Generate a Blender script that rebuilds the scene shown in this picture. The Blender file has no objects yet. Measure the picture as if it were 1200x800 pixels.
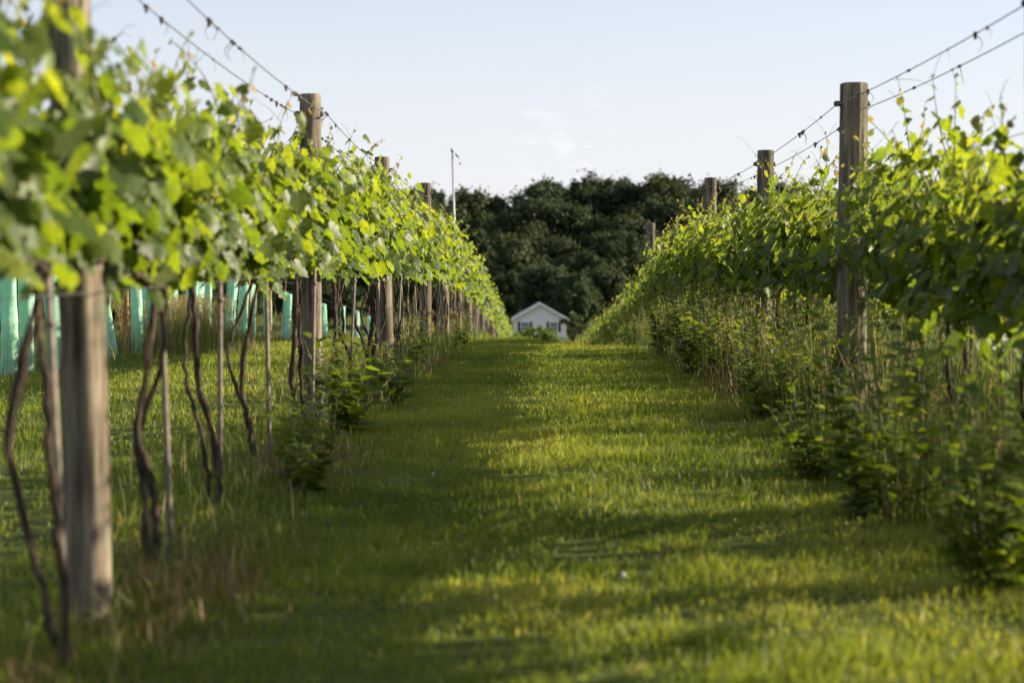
import bpy, math
import numpy as np
from mathutils import Vector, Matrix

sc = bpy.context.scene
COL = sc.collection
R = math.radians
RNG = np.random.default_rng(11)
CAMZ = 1.08                                   # camera height over the grass below it

# ---------------------------------------------------------------- camera
cd = bpy.data.cameras.new('camera')
cam = bpy.data.objects.new('camera', cd)
COL.objects.link(cam)
cam.location = (0, 0, CAMZ)
cam.rotation_euler = (R(90 - 1.60), 0, R(0.49))
cd.sensor_width = 36
cd.lens = 70
cd.clip_start = 0.05
cd.clip_end = 6000
cd.dof.use_dof = True
cd.dof.focus_distance = 19.0
cd.dof.aperture_fstop = 2.5
cd.dof.aperture_blades = 8
sc.camera = cam

# ---------------------------------------------------------------- sky, sun, exposure
SUN_EL, SUN_AZ = 19.6, 13.0                   # azimuth measured from +X (right) towards +Y (ahead)
w = bpy.data.worlds.new('World')
sc.world = w
w.use_nodes = True
wn, wl = w.node_tree.nodes, w.node_tree.links
wn.clear()
wout = wn.new('ShaderNodeOutputWorld')
bg = wn.new('ShaderNodeBackground')
sky = wn.new('ShaderNodeTexSky')
sky.sky_type = 'NISHITA'
sky.sun_disc = False
sky.sun_elevation = R(SUN_EL)
sky.sun_rotation = R(90 - SUN_AZ)
sky.air_density = 1.0
sky.dust_density = 1.0
sky.ozone_density = 3.0
bg.inputs['Strength'].default_value = 0.078
# faint wisps of cloud low over the wood
tc = wn.new('ShaderNodeTexCoord')
mp = wn.new('ShaderNodeMapping')
mp.inputs['Scale'].default_value = (42, 42, 120)
nz = wn.new('ShaderNodeTexNoise')
nz.inputs['Scale'].default_value = 1.0
nz.inputs['Detail'].default_value = 7
rm = wn.new('ShaderNodeValToRGB')
rm.color_ramp.elements[0].position = 0.50
rm.color_ramp.elements[0].color = (0, 0, 0, 1)
rm.color_ramp.elements[1].position = 0.80
rm.color_ramp.elements[1].color = (1, 1, 1, 1)
cmul = wn.new('ShaderNodeMath'); cmul.operation = 'MULTIPLY'; cmul.inputs[1].default_value = 0.6
cmix = wn.new('ShaderNodeMix'); cmix.data_type = 'RGBA'
cmix.inputs['B'].default_value = (7.0, 6.8, 6.7, 1)
wl.new(tc.outputs['Generated'], mp.inputs['Vector'])
wl.new(mp.outputs['Vector'], nz.inputs['Vector'])
wl.new(nz.outputs['Fac'], rm.inputs['Fac'])
cdot = wn.new('ShaderNodeVectorMath'); cdot.operation = 'DISTANCE'   # one small cloud, a compact patch of the sky
cdot.inputs[1].default_value = (0.020, 0.996, 0.073)
cms = wn.new('ShaderNodeMapRange'); cms.inputs['From Min'].default_value = 0.034; cms.inputs['From Max'].default_value = 0.004
wl.new(tc.outputs['Generated'], cdot.inputs[0]); wl.new(cdot.outputs['Value'], cms.inputs['Value'])
cm2 = wn.new('ShaderNodeMath'); cm2.operation = 'MULTIPLY'
wl.new(rm.outputs['Color'], cm2.inputs[0]); wl.new(cms.outputs['Result'], cm2.inputs[1])
wl.new(cm2.outputs[0], cmul.inputs[0])
wl.new(cmul.outputs[0], cmix.inputs['Factor'])
sxyz = wn.new('ShaderNodeSeparateXYZ'); wl.new(tc.outputs['Generated'], sxyz.inputs[0])
veil = wn.new('ShaderNodeMapRange')                                       # thin bright haze of a summer evening, thickest near the horizon
veil.inputs['From Min'].default_value = 0.0; veil.inputs['From Max'].default_value = 0.17
veil.inputs['To Min'].default_value = 0.92; veil.inputs['To Max'].default_value = 0.48
wl.new(sxyz.outputs['Z'], veil.inputs['Value'])
vmix = wn.new('ShaderNodeMix'); vmix.data_type = 'RGBA'
vmix.inputs['B'].default_value = (5.05, 4.95, 5.24, 1)
wl.new(veil.outputs['Result'], vmix.inputs['Factor'])
wl.new(sky.outputs['Color'], vmix.inputs['A'])
wl.new(vmix.outputs['Result'], cmix.inputs['A'])
wl.new(cmix.outputs['Result'], bg.inputs['Color'])
wl.new(bg.outputs[0], wout.inputs['Surface'])

sl = bpy.data.lights.new('sun', 'SUN')
sun = bpy.data.objects.new('sun', sl)
COL.objects.link(sun)
sl.energy = 5.0
sl.angle = R(0.55)
sl.color = (1.0, 0.86, 0.66)
sd = Vector((math.cos(R(SUN_EL)) * math.cos(R(SUN_AZ)), math.cos(R(SUN_EL)) * math.sin(R(SUN_AZ)), math.sin(R(SUN_EL))))
sun.rotation_euler = sd.to_track_quat('Z', 'Y').to_euler()
sun.location = (30, 10, 30)

sc.view_settings.view_transform = 'Standard'
sc.view_settings.look = 'None'
sc.view_settings.exposure = 1.28
sc.view_settings.gamma = 1.0
sc.view_settings.use_curve_mapping = False
sc.render.engine = 'CYCLES'
cy = sc.cycles
cy.max_bounces = 8
cy.diffuse_bounces = 4
cy.transmission_bounces = 6
cy.transparent_max_bounces = 6
cy.caustics_reflective = False
cy.caustics_refractive = False
cy.use_denoising = True
try:
    cy.denoiser = 'OPENIMAGEDENOISE'
except Exception:
    pass

# ================================================================ helpers
def nd(nt, kind, **kw):
    n = nt.nodes.new('ShaderNode' + kind)
    for k, v in kw.items():
        if k in n.inputs:
            n.inputs[k].default_value = v
        else:
            setattr(n, k, v)
    return n

def new_mat(name):
    m = bpy.data.materials.new(name)
    m.use_nodes = True
    nt = m.node_tree
    nt.nodes.clear()
    out = nt.nodes.new('ShaderNodeOutputMaterial')
    return m, nt, out

def ramp(nt, stops):
    r = nt.nodes.new('ShaderNodeValToRGB')
    e = r.color_ramp.elements
    while len(e) < len(stops):
        e.new(0.5)
    for el, (p, c) in zip(e, stops):
        el.position = p
        el.color = (c[0], c[1], c[2], 1)
    return r

def foliage_mat(name, stops, trans_gain, trans_tint, trans_fac, under=None, under_fac=0.0, rough=0.5, spec=0.35, mottle=0.0):
    m, nt, out = new_mat(name)
    L = nt.links
    at = nd(nt, 'Attribute', attribute_name='var')
    r = ramp(nt, stops)
    L.new(at.outputs['Fac'], r.inputs['Fac'])
    base = r.outputs['Color']
    if mottle:
        tcn = nd(nt, 'TexCoord')
        mn = nd(nt, 'TexNoise', Scale=55.0, Detail=3.0)
        L.new(tcn.outputs['Object'], mn.inputs['Vector'])
        mr = ramp(nt, [(0.32, (1 - mottle, 1 - mottle, 1 - mottle)), (0.68, (1 + mottle * .6, 1 + mottle * .6, 1 + mottle * .5))])
        L.new(mn.outputs['Fac'], mr.inputs['Fac'])
        mm = nd(nt, 'Mix', data_type='RGBA', blend_type='MULTIPLY')
        mm.inputs['Factor'].default_value = 1
        L.new(base, mm.inputs['A']); L.new(mr.outputs['Color'], mm.inputs['B'])
        base = mm.outputs['Result']
    tr_c = nd(nt, 'Mix', data_type='RGBA', blend_type='MULTIPLY')
    tr_c.inputs['Factor'].default_value = 1
    tr_c.inputs['B'].default_value = (trans_tint[0] * trans_gain, trans_tint[1] * trans_gain, trans_tint[2] * trans_gain, 1)
    L.new(base, tr_c.inputs['A'])
    surf = base
    if under:
        g = nd(nt, 'NewGeometry')
        mu = nd(nt, 'Math', operation='MULTIPLY')
        mu.inputs[1].default_value = under_fac
        L.new(g.outputs['Backfacing'], mu.inputs[0])
        mx = nd(nt, 'Mix', data_type='RGBA')
        mx.inputs['B'].default_value = (*under, 1)
        L.new(base, mx.inputs['A'])
        L.new(mu.outputs[0], mx.inputs['Factor'])
        surf = mx.outputs['Result']
    p = nd(nt, 'BsdfPrincipled', Roughness=rough)
    p.inputs['Specular IOR Level'].default_value = spec
    L.new(surf, p.inputs['Base Color'])
    t = nd(nt, 'BsdfTranslucent')
    L.new(tr_c.outputs['Result'], t.inputs['Color'])
    ms = nd(nt, 'MixShader')
    ms.inputs['Fac'].default_value = trans_fac
    L.new(p.outputs[0], ms.inputs[1])
    L.new(t.outputs[0], ms.inputs[2])
    L.new(ms.outputs[0], out.inputs['Surface'])
    return m

def wood_mat(name, stops, scale=(38, 38, 2.6), rough=0.85, bump=0.5, moss=0.0):
    m, nt, out = new_mat(name)
    L = nt.links
    tcn = nd(nt, 'TexCoord')
    mpn = nd(nt, 'Mapping')
    mpn.inputs['Scale'].default_value = scale
    L.new(tcn.outputs['Object'], mpn.inputs['Vector'])
    n1 = nd(nt, 'TexNoise', Scale=1.0, Detail=7.0, Roughness=0.62, Distortion=0.35)
    L.new(mpn.outputs['Vector'], n1.inputs['Vector'])
    r = ramp(nt, stops)
    L.new(n1.outputs['Fac'], r.inputs['Fac'])
    n2 = nd(nt, 'TexNoise', Scale=3.2, Detail=3.0)
    L.new(tcn.outputs['Object'], n2.inputs['Vector'])
    r2 = ramp(nt, [(0.3, (0.62, 0.6, 0.58)), (0.7, (1.1, 1.08, 1.02))])
    L.new(n2.outputs['Fac'], r2.inputs['Fac'])
    mu = nd(nt, 'Mix', data_type='RGBA', blend_type='MULTIPLY')
    mu.inputs['Factor'].default_value = 1
    L.new(r.outputs['Color'], mu.inputs['A'])
    L.new(r2.outputs['Color'], mu.inputs['B'])
    col = mu.outputs['Result']
    if moss:
        n3 = nd(nt, 'TexNoise', Scale=9.0, Detail=5.0)
        L.new(tcn.outputs['Object'], n3.inputs['Vector'])
        r3 = ramp(nt, [(0.52, (0, 0, 0)), (0.66, (moss, moss, moss))])
        L.new(n3.outputs['Fac'], r3.inputs['Fac'])
        mg = nd(nt, 'Mix', data_type='RGBA')
        mg.inputs['B'].default_value = (0.10, 0.13, 0.07, 1)
        L.new(r3.outputs['Color'], mg.inputs['Factor'])
        L.new(col, mg.inputs['A'])
        col = mg.outputs['Result']
    p = nd(nt, 'BsdfPrincipled', Roughness=rough)
    p.inputs['Specular IOR Level'].default_value = 0.2
    L.new(col, p.inputs['Base Color'])
    b = nd(nt, 'Bump', Strength=bump, Distance=0.012)
    L.new(n1.outputs['Fac'], b.inputs['Height'])
    L.new(b.outputs[0], p.inputs['Normal'])
    L.new(p.outputs[0], out.inputs['Surface'])
    return m

def plain_mat(name, col, rough=0.6, metal=0.0, noise=0.15, nscale=20.0, trans=None):
    m, nt, out = new_mat(name)
    L = nt.links
    tcn = nd(nt, 'TexCoord')
    n1 = nd(nt, 'TexNoise', Scale=nscale, Detail=4.0)
    L.new(tcn.outputs['Object'], n1.inputs['Vector'])
    lo = tuple(c * (1 - noise) for c in col)
    hi = tuple(min(1, c * (1 + noise)) for c in col)
    r = ramp(nt, [(0.3, lo), (0.7, hi)])
    L.new(n1.outputs['Fac'], r.inputs['Fac'])
    p = nd(nt, 'BsdfPrincipled', Roughness=rough, Metallic=metal)
    L.new(r.outputs['Color'], p.inputs['Base Color'])
    if trans:
        t = nd(nt, 'BsdfTranslucent')
        t.inputs['Color'].default_value = (*trans, 1)
        ms = nd(nt, 'MixShader')
        ms.inputs['Fac'].default_value = 0.5
        L.new(p.outputs[0], ms.inputs[1])
        L.new(t.outputs[0], ms.inputs[2])
        L.new(ms.outputs[0], out.inputs['Surface'])
    else:
        L.new(p.outputs[0], out.inputs['Surface'])
    return m

class MB:
    """collects vertices and triangles (several materials) and links them as ONE mesh object"""
    def __init__(self):
        self.v, self.t, self.m, self.a, self.n = [], [], [], [], 0
    def add(self, V, T, mi=0, var=0.5):
        V = np.asarray(V, dtype=np.float32).reshape(-1, 3)
        T = np.asarray(T, dtype=np.int32).reshape(-1, 3)
        self.v.append(V)
        self.t.append(T + self.n)
        self.m.append(np.full(len(T), mi, np.int32))
        self.a.append(np.broadcast_to(np.asarray(var, np.float32), (len(V),)).astype(np.float32))
        self.n += len(V)
        return self
    def data(self, name, mats, smooth=True):
        V = np.concatenate(self.v); T = np.concatenate(self.t); M = np.concatenate(self.m); A = np.concatenate(self.a)
        me = bpy.data.meshes.new(name)
        me.vertices.add(len(V)); me.vertices.foreach_set('co', V.ravel())
        me.loops.add(len(T) * 3); me.loops.foreach_set('vertex_index', T.ravel())
        me.polygons.add(len(T))
        me.polygons.foreach_set('loop_start', np.arange(0, len(T) * 3, 3, dtype=np.int32))
        me.polygons.foreach_set('loop_total', np.full(len(T), 3, np.int32))
        me.polygons.foreach_set('material_index', M)
        me.polygons.foreach_set('use_smooth', np.full(len(T), bool(smooth)))
        at = me.attributes.new('var', 'FLOAT', 'POINT')
        at.data.foreach_set('value', A)
        for m in (mats if isinstance(mats, (list, tuple)) else [mats]):
            me.materials.append(m)
        me.update(calc_edges=True)
        return me
    def build(self, name, mats, parent=None, smooth=True, loc=None):
        o = bpy.data.objects.new(name, self.data(name, mats, smooth))
        COL.objects.link(o)
        if parent is not None:
            o.parent = parent
        if loc is not None:
            o.location = loc
        return o

def tag(o, label=None, cat=None, group=None, kind=None):
    if label: o['label'] = label
    if cat: o['category'] = cat
    if group: o['group'] = group
    if kind: o['kind'] = kind
    return o

def empty(name, loc, rz=0.0, scale=1.0):
    o = bpy.data.objects.new(name, None)
    COL.objects.link(o)
    o.empty_display_size = 0.2
    o.location = loc
    o.rotation_euler = (0, 0, rz)
    o.scale = (scale, scale, scale)
    return o

KIDS = {}
def copy_tree(o, parent=None):
    c = o.copy()
    COL.objects.link(c)
    if parent is not None:
        c.parent = parent
    for ch in o.children:
        copy_tree(ch, c)
    return c

def unit(v):
    v = np.asarray(v, float)
    return v / np.maximum(np.linalg.norm(v, axis=-1, keepdims=True), 1e-9)

def tube(P, rad, sides=6, cap=True, wob=0.0, rng=None):
    P = np.asarray(P, float)
    n = len(P)
    rad = np.broadcast_to(np.asarray(rad, float), (n,))
    T = unit(np.gradient(P, axis=0))
    up = np.array([0.31, 0.95, 0.05]) if abs(T[:, 2]).mean() > 0.6 else np.array([0, 0, 1.0])
    A = unit(np.cross(T, up)); B = np.cross(T, A)
    th = np.linspace(0, 2 * np.pi, sides, endpoint=False)
    rr = rad[:, None] * np.ones((1, sides))
    if wob:
        rr = rr * (1 + wob * (rng.random((n, sides)) - 0.5) * 2)
    V = P[:, None, :] + rr[..., None] * (np.cos(th)[None, :, None] * A[:, None, :] + np.sin(th)[None, :, None] * B[:, None, :])
    V = V.reshape(-1, 3)
    F = []
    for i in range(n - 1):
        for j in range(sides):
            a = i * sides + j; b = i * sides + (j + 1) % sides
            F += [(a, b, b + sides), (a, b + sides, a + sides)]
    V = list(V)
    if cap:
        V += [P[0], P[-1]]
        c0, c1 = n * sides, n * sides + 1
        for j in range(sides):
            k = (j + 1) % sides
            F.append((c0, k, j))
            F.append((c1, (n - 1) * sides + j, (n - 1) * sides + k))
    return np.array(V), np.array(F)

def spline(P, n):
    """Catmull-Rom through the points"""
    P = np.asarray(P, float)
    Q = np.vstack([2 * P[0] - P[1], P, 2 * P[-1] - P[-2]])
    out = []
    seg = len(P) - 1
    for u in np.linspace(0, seg, n):
        i = min(int(u), seg - 1); t = u - i
        a, b, c, d = Q[i], Q[i + 1], Q[i + 2], Q[i + 3]
        out.append(0.5 * (2 * b + (c - a) * t + (2 * a - 5 * b + 4 * c - d) * t * t + (3 * b - a - 3 * c + d) * t ** 3))
    return np.array(out)

def boxvt(x0, x1, y0, y1, z0, z1):
    V = [(x0, y0, z0), (x1, y0, z0), (x1, y1, z0), (x0, y1, z0), (x0, y0, z1), (x1, y0, z1), (x1, y1, z1), (x0, y1, z1)]
    T = [(0, 2, 1), (0, 3, 2), (4, 5, 6), (4, 6, 7), (0, 1, 5), (0, 5, 4), (1, 2, 6), (1, 6, 5), (2, 3, 7), (2, 7, 6), (3, 0, 4), (3, 4, 7)]
    return np.array(V, float), np.array(T)

def place(tmplV, tmplT, pos, tip, nrm, size):
    """copies a leaf-like template: x across, y to the tip, z along the normal"""
    nrm = unit(nrm)
    tip = tip - nrm * np.sum(tip * nrm, axis=1, keepdims=True)
    tip = unit(tip)
    b = np.cross(tip, nrm)
    M = np.stack([b, tip, nrm], axis=2)                    # columns
    size = np.asarray(size, float)
    if size.ndim == 1:
        size = np.repeat(size[:, None], 3, axis=1)
    V = np.einsum('nij,kj->nki', M * size[:, None, :], tmplV) + pos[:, None, :]
    k = len(tmplV)
    T = tmplT[None] + (np.arange(len(pos)) * k)[:, None, None]
    return V.reshape(-1, 3), T.reshape(-1, 3), k

def hash2(ix, iy, seed):
    h = (ix.astype(np.int64) * 374761393 + iy.astype(np.int64) * 668265263 + seed * 1442695041) & 0xffffffff
    h = ((h ^ (h >> 13)) * 1274126177) & 0xffffffff
    return ((h ^ (h >> 16)) & 0xffff) / 65535.0
def vnoise(x, y, s, seed=0):
    x = np.asarray(x, float) * s; y = np.asarray(y, float) * s
    ix, iy = np.floor(x), np.floor(y)
    fx, fy = x - ix, y - iy
    fx = fx * fx * (3 - 2 * fx); fy = fy * fy * (3 - 2 * fy)
    a = hash2(ix, iy, seed); b = hash2(ix + 1, iy, seed); c = hash2(ix, iy + 1, seed); d = hash2(ix + 1, iy + 1, seed)
    return (a * (1 - fx) + b * fx) * (1 - fy) + (c * (1 - fx) + d * fx) * fy

# ---------------------------------------------------------------- terrain
_py = np.array([-80, -10, 0, 6, 8.6, 12.8, 19, 26, 32, 43, 52, 61, 80, 122, 160, 220, 280, 310, 360, 430, 520, 700, 1600])
_pz = np.array([-1.6, -1.12, -1.08, -1.06, -1.0, -0.89, -0.88, -0.86, -0.90, -1.17, -1.50, -1.88, -2.75, -4.6, -6.0, -7.0, -7.4, -6.6, -3.2, 3.0, 9.0, 12, 12]) + CAMZ
_yy = np.arange(-80, 760, 0.5)
_zz = np.interp(_yy, _py, _pz)
_k = np.exp(-0.5 * (np.arange(-8, 9) * 0.5 / 1.6) ** 2); _k /= _k.sum()
_zz = np.convolve(np.pad(_zz, 8, mode='edge'), _k, mode='valid')
def ground(x, y):
    x = np.asarray(x, float); y = np.asarray(y, float)
    z = np.interp(y, _yy, _zz)
    tl = np.interp(y, [26, 30, 38, 46, 64, 90, 200], [0, .10, .52, .72, .98, 1.0, 0])
    z = z - tl * np.clip(x, 0, 4.2) / 2.08
    far = np.clip(np.abs(y) / 40 - 1, 0, 1)
    z = z + (vnoise(x, y, 0.8, 3) - 0.5) * 0.05 + (vnoise(x, y, 0.05, 4) - 0.5) * 1.2 * far * np.clip((y - 60) / 200, 0, 1)
    return z
def gz(x, y):
    return float(ground(x, y))

# ================================================================ materials
M = {}
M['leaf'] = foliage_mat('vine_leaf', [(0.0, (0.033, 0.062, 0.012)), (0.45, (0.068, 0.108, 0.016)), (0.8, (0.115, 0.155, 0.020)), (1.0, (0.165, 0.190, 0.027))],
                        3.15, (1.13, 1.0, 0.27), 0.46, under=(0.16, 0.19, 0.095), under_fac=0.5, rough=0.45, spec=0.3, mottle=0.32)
M['young'] = foliage_mat('young_vine_leaf', [(0.0, (0.12, 0.15, 0.03)), (0.6, (0.20, 0.20, 0.04)), (1.0, (0.26, 0.16, 0.06))],
                         1.8, (1.0, 0.95, 0.5), 0.45, rough=0.5)
M['grass'] = foliage_mat('mown_grass', [(0.0, (0.072, 0.110, 0.015)), (0.5, (0.156, 0.195, 0.026)), (0.85, (0.262, 0.270, 0.056)), (1.0, (0.40, 0.36, 0.17))],
                         1.9, (1.05, 1.0, 0.38), 0.42, rough=0.5, spec=0.3)
M['tallgrass'] = foliage_mat('tall_grass_blade', [(0.0, (0.045, 0.085, 0.018)), (0.55, (0.09, 0.13, 0.028)), (0.85, (0.20, 0.20, 0.06)), (1.0, (0.38, 0.30, 0.15))],
                             1.7, (1.0, 0.98, 0.5), 0.42, rough=0.5, spec=0.3)
M['dry'] = foliage_mat('dry_grass_blade', [(0.0, (0.13, 0.080, 0.035)), (0.5, (0.22, 0.145, 0.065)), (1.0, (0.34, 0.26, 0.13))],
                       1.2, (1, 0.9, 0.6), 0.35, rough=0.6)
M['weed'] = foliage_mat('broad_weed_leaf', [(0.0, (0.036, 0.070, 0.012)), (0.6, (0.080, 0.125, 0.018)), (1.0, (0.15, 0.19, 0.030))],
                        2.4, (1.1, 1.0, 0.35), 0.42, rough=0.55, spec=0.2)
M['tree'] = foliage_mat('tree_leaf', [(0.0, (0.022, 0.042, 0.018)), (0.6, (0.042, 0.068, 0.027)), (1.0, (0.082, 0.106, 0.038))],
                        1.3, (1.0, 1.0, 0.5), 0.28, rough=0.6, spec=0.2)
M['tree_b'] = foliage_mat('olive_tree_leaf', [(0.0, (0.034, 0.050, 0.021)), (0.6, (0.062, 0.082, 0.032)), (1.0, (0.105, 0.118, 0.044))],
                          1.3, (1.0, 1.0, 0.5), 0.28, rough=0.6, spec=0.2)
M['bush'] = foliage_mat('bush_leaf', [(0.0, (0.045, 0.085, 0.02)), (0.6, (0.085, 0.14, 0.03)), (1.0, (0.14, 0.19, 0.05))],
                        1.6, (1.0, 1.0, 0.5), 0.35, rough=0.6, spec=0.2)
M['post'] = wood_mat('weathered_post_wood', [(0.30, (0.030, 0.025, 0.020)), (0.44, (0.13, 0.105, 0.075)), (0.60, (0.27, 0.23, 0.175)), (0.78, (0.40, 0.35, 0.27))], moss=0.35)
M['endgrain'] = wood_mat('post_end_grain', [(0.25, (0.09, 0.07, 0.05)), (0.7, (0.30, 0.24, 0.17))], scale=(60, 60, 60))
M['stakewood'] = wood_mat('new_stake_wood', [(0.25, (0.20, 0.10, 0.045)), (0.55, (0.36, 0.20, 0.09)), (0.85, (0.44, 0.27, 0.14))], scale=(60, 60, 4))
M['bark'] = wood_mat('vine_bark', [(0.36, (0.018, 0.013, 0.010)), (0.52, (0.070, 0.050, 0.037)), (0.74, (0.25, 0.195, 0.15))], scale=(120, 120, 9), bump=0.9)
M['cane'] = plain_mat('green_cane', (0.15, 0.14, 0.045), 0.5)
M['tendril'] = plain_mat('dried_tendril', (0.055, 0.035, 0.03), 0.8)
M['treebark'] = wood_mat('tree_bark', [(0.3, (0.035, 0.028, 0.022)), (0.7, (0.10, 0.08, 0.06))], scale=(6, 6, 1))
M['wire'] = plain_mat('galvanised_wire', (0.17, 0.165, 0.175), 0.45, 0.8)
M['stakemetal'] = plain_mat('weathered_stake', (0.19, 0.155, 0.125), 0.75, 0.0, 0.35, 30)
M['clip'] = plain_mat('dark_wire_clip', (0.02, 0.018, 0.018), 0.5)
M['tube'] = plain_mat('teal_plastic_tube', (0.50, 0.76, 0.62), 0.5, 0, 0.2, 9, trans=(0.58, 0.88, 0.72))
M['bamboo'] = plain_mat('reddish_cane', (0.30, 0.13, 0.075), 0.6, 0, 0.25, 30)
M['clover'] = plain_mat('clover_petals', (0.42, 0.40, 0.36), 0.7)
M['polemetal'] = plain_mat('grey_pole_metal', (0.30, 0.32, 0.36), 0.45, 0.4)
M['flag'] = plain_mat('brown_streamer', (0.28, 0.15, 0.07), 0.8)

def siding():
    m, nt, out = new_mat('white_lap_siding')
    L = nt.links
    tcn = nd(nt, 'TexCoord')
    wv = nd(nt, 'TexWave', wave_type='BANDS', bands_direction='Z', wave_profile='SAW', Scale=0.6, Distortion=0.0)
    mpn = nd(nt, 'Mapping'); mpn.inputs['Scale'].default_value = (1, 1, 2.2)
    L.new(tcn.outputs['Object'], mpn.inputs['Vector']); L.new(mpn.outputs['Vector'], wv.inputs['Vector'])
    n1 = nd(nt, 'TexNoise', Scale=0.7, Detail=4.0); L.new(tcn.outputs['Object'], n1.inputs['Vector'])
    r = ramp(nt, [(0.3, (0.68, 0.68, 0.67)), (0.7, (0.74, 0.735, 0.72))]); L.new(n1.outputs['Fac'], r.inputs['Fac'])
    p = nd(nt, 'BsdfPrincipled', Roughness=0.6); L.new(r.outputs['Color'], p.inputs['Base Color'])
    b = nd(nt, 'Bump', Strength=0.7, Distance=0.03); L.new(wv.outputs['Fac'], b.inputs['Height']); L.new(b.outputs[0], p.inputs['Normal'])
    L.new(p.outputs[0], out.inputs['Surface'])
    return m
M['siding'] = siding()
M['trim'] = plain_mat('white_trim_paint', (0.74, 0.73, 0.71), 0.5, 0, 0.04)
M['roofing'] = plain_mat('grey_shingles', (0.33, 0.32, 0.31), 0.85, 0, 0.3, 6)
M['shutter'] = plain_mat('dark_maroon_shutter', (0.055, 0.03, 0.035), 0.5)
M['glass'] = plain_mat('window_glass', (0.16, 0.17, 0.24), 0.1)

def ground_mat():
    m, nt, out = new_mat('soil_and_turf')
    L = nt.links
    tcn = nd(nt, 'TexCoord')
    n1 = nd(nt, 'TexNoise', Scale=0.9, Detail=9.0, Roughness=0.7); L.new(tcn.outputs['Object'], n1.inputs['Vector'])
    n2 = nd(nt, 'TexNoise', Scale=40.0, Detail=5.0, Roughness=0.7); L.new(tcn.outputs['Object'], n2.inputs['Vector'])
    r1 = ramp(nt, [(0.30, (0.055, 0.070, 0.018)), (0.50, (0.085, 0.112, 0.024)), (0.72, (0.130, 0.150, 0.038))]); L.new(n1.outputs['Fac'], r1.inputs['Fac'])
    r2 = ramp(nt, [(0.3, (0.55, 0.55, 0.5)), (0.7, (1.3, 1.3, 1.2))]); L.new(n2.outputs['Fac'], r2.inputs['Fac'])
    mu = nd(nt, 'Mix', data_type='RGBA', blend_type='MULTIPLY'); mu.inputs['Factor'].default_value = 1
    L.new(r1.outputs['Color'], mu.inputs['A']); L.new(r2.outputs['Color'], mu.inputs['B'])
    p = nd(nt, 'BsdfPrincipled', Roughness=0.95); p.inputs['Specular IOR Level'].default_value = 0.1
    L.new(mu.outputs['Result'], p.inputs['Base Color'])
    b = nd(nt, 'Bump', Strength=0.8, Distance=0.05); L.new(n2.outputs['Fac'], b.inputs['Height']); L.new(b.outputs[0], p.inputs['Normal'])
    L.new(p.outputs[0], out.inputs['Surface'])
    return m
M['ground'] = ground_mat()

# ================================================================ the ground
gx = np.concatenate([-np.geomspace(1400, 10.2, 34), np.arange(-10, 10.01, 0.2), np.geomspace(10.2, 1400, 34)])
gy = np.concatenate([[-80, -50, -30, -18], np.arange(-10, 0, 0.5), np.arange(0, 50, 0.2), np.arange(50, 70, .5), np.arange(70, 140, 2), np.geomspace(141, 1500, 60)])
X, Y = np.meshgrid(gx, gy)
V = np.stack([X, Y, ground(X, Y)], -1).reshape(-1, 3)
nx = len(gx)
ii, jj = np.meshgrid(np.arange(len(gy) - 1), np.arange(nx - 1), indexing='ij')
a = (ii * nx + jj).ravel()
T = np.concatenate([np.stack([a, a + 1, a + nx + 1], 1), np.stack([a, a + nx + 1, a + nx], 1)])
mb = MB(); mb.add(V, T)
tag(mb.build('ground', M['ground']), 'rolling green turf ground falling away behind a low crest', 'ground', kind='structure')

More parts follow.
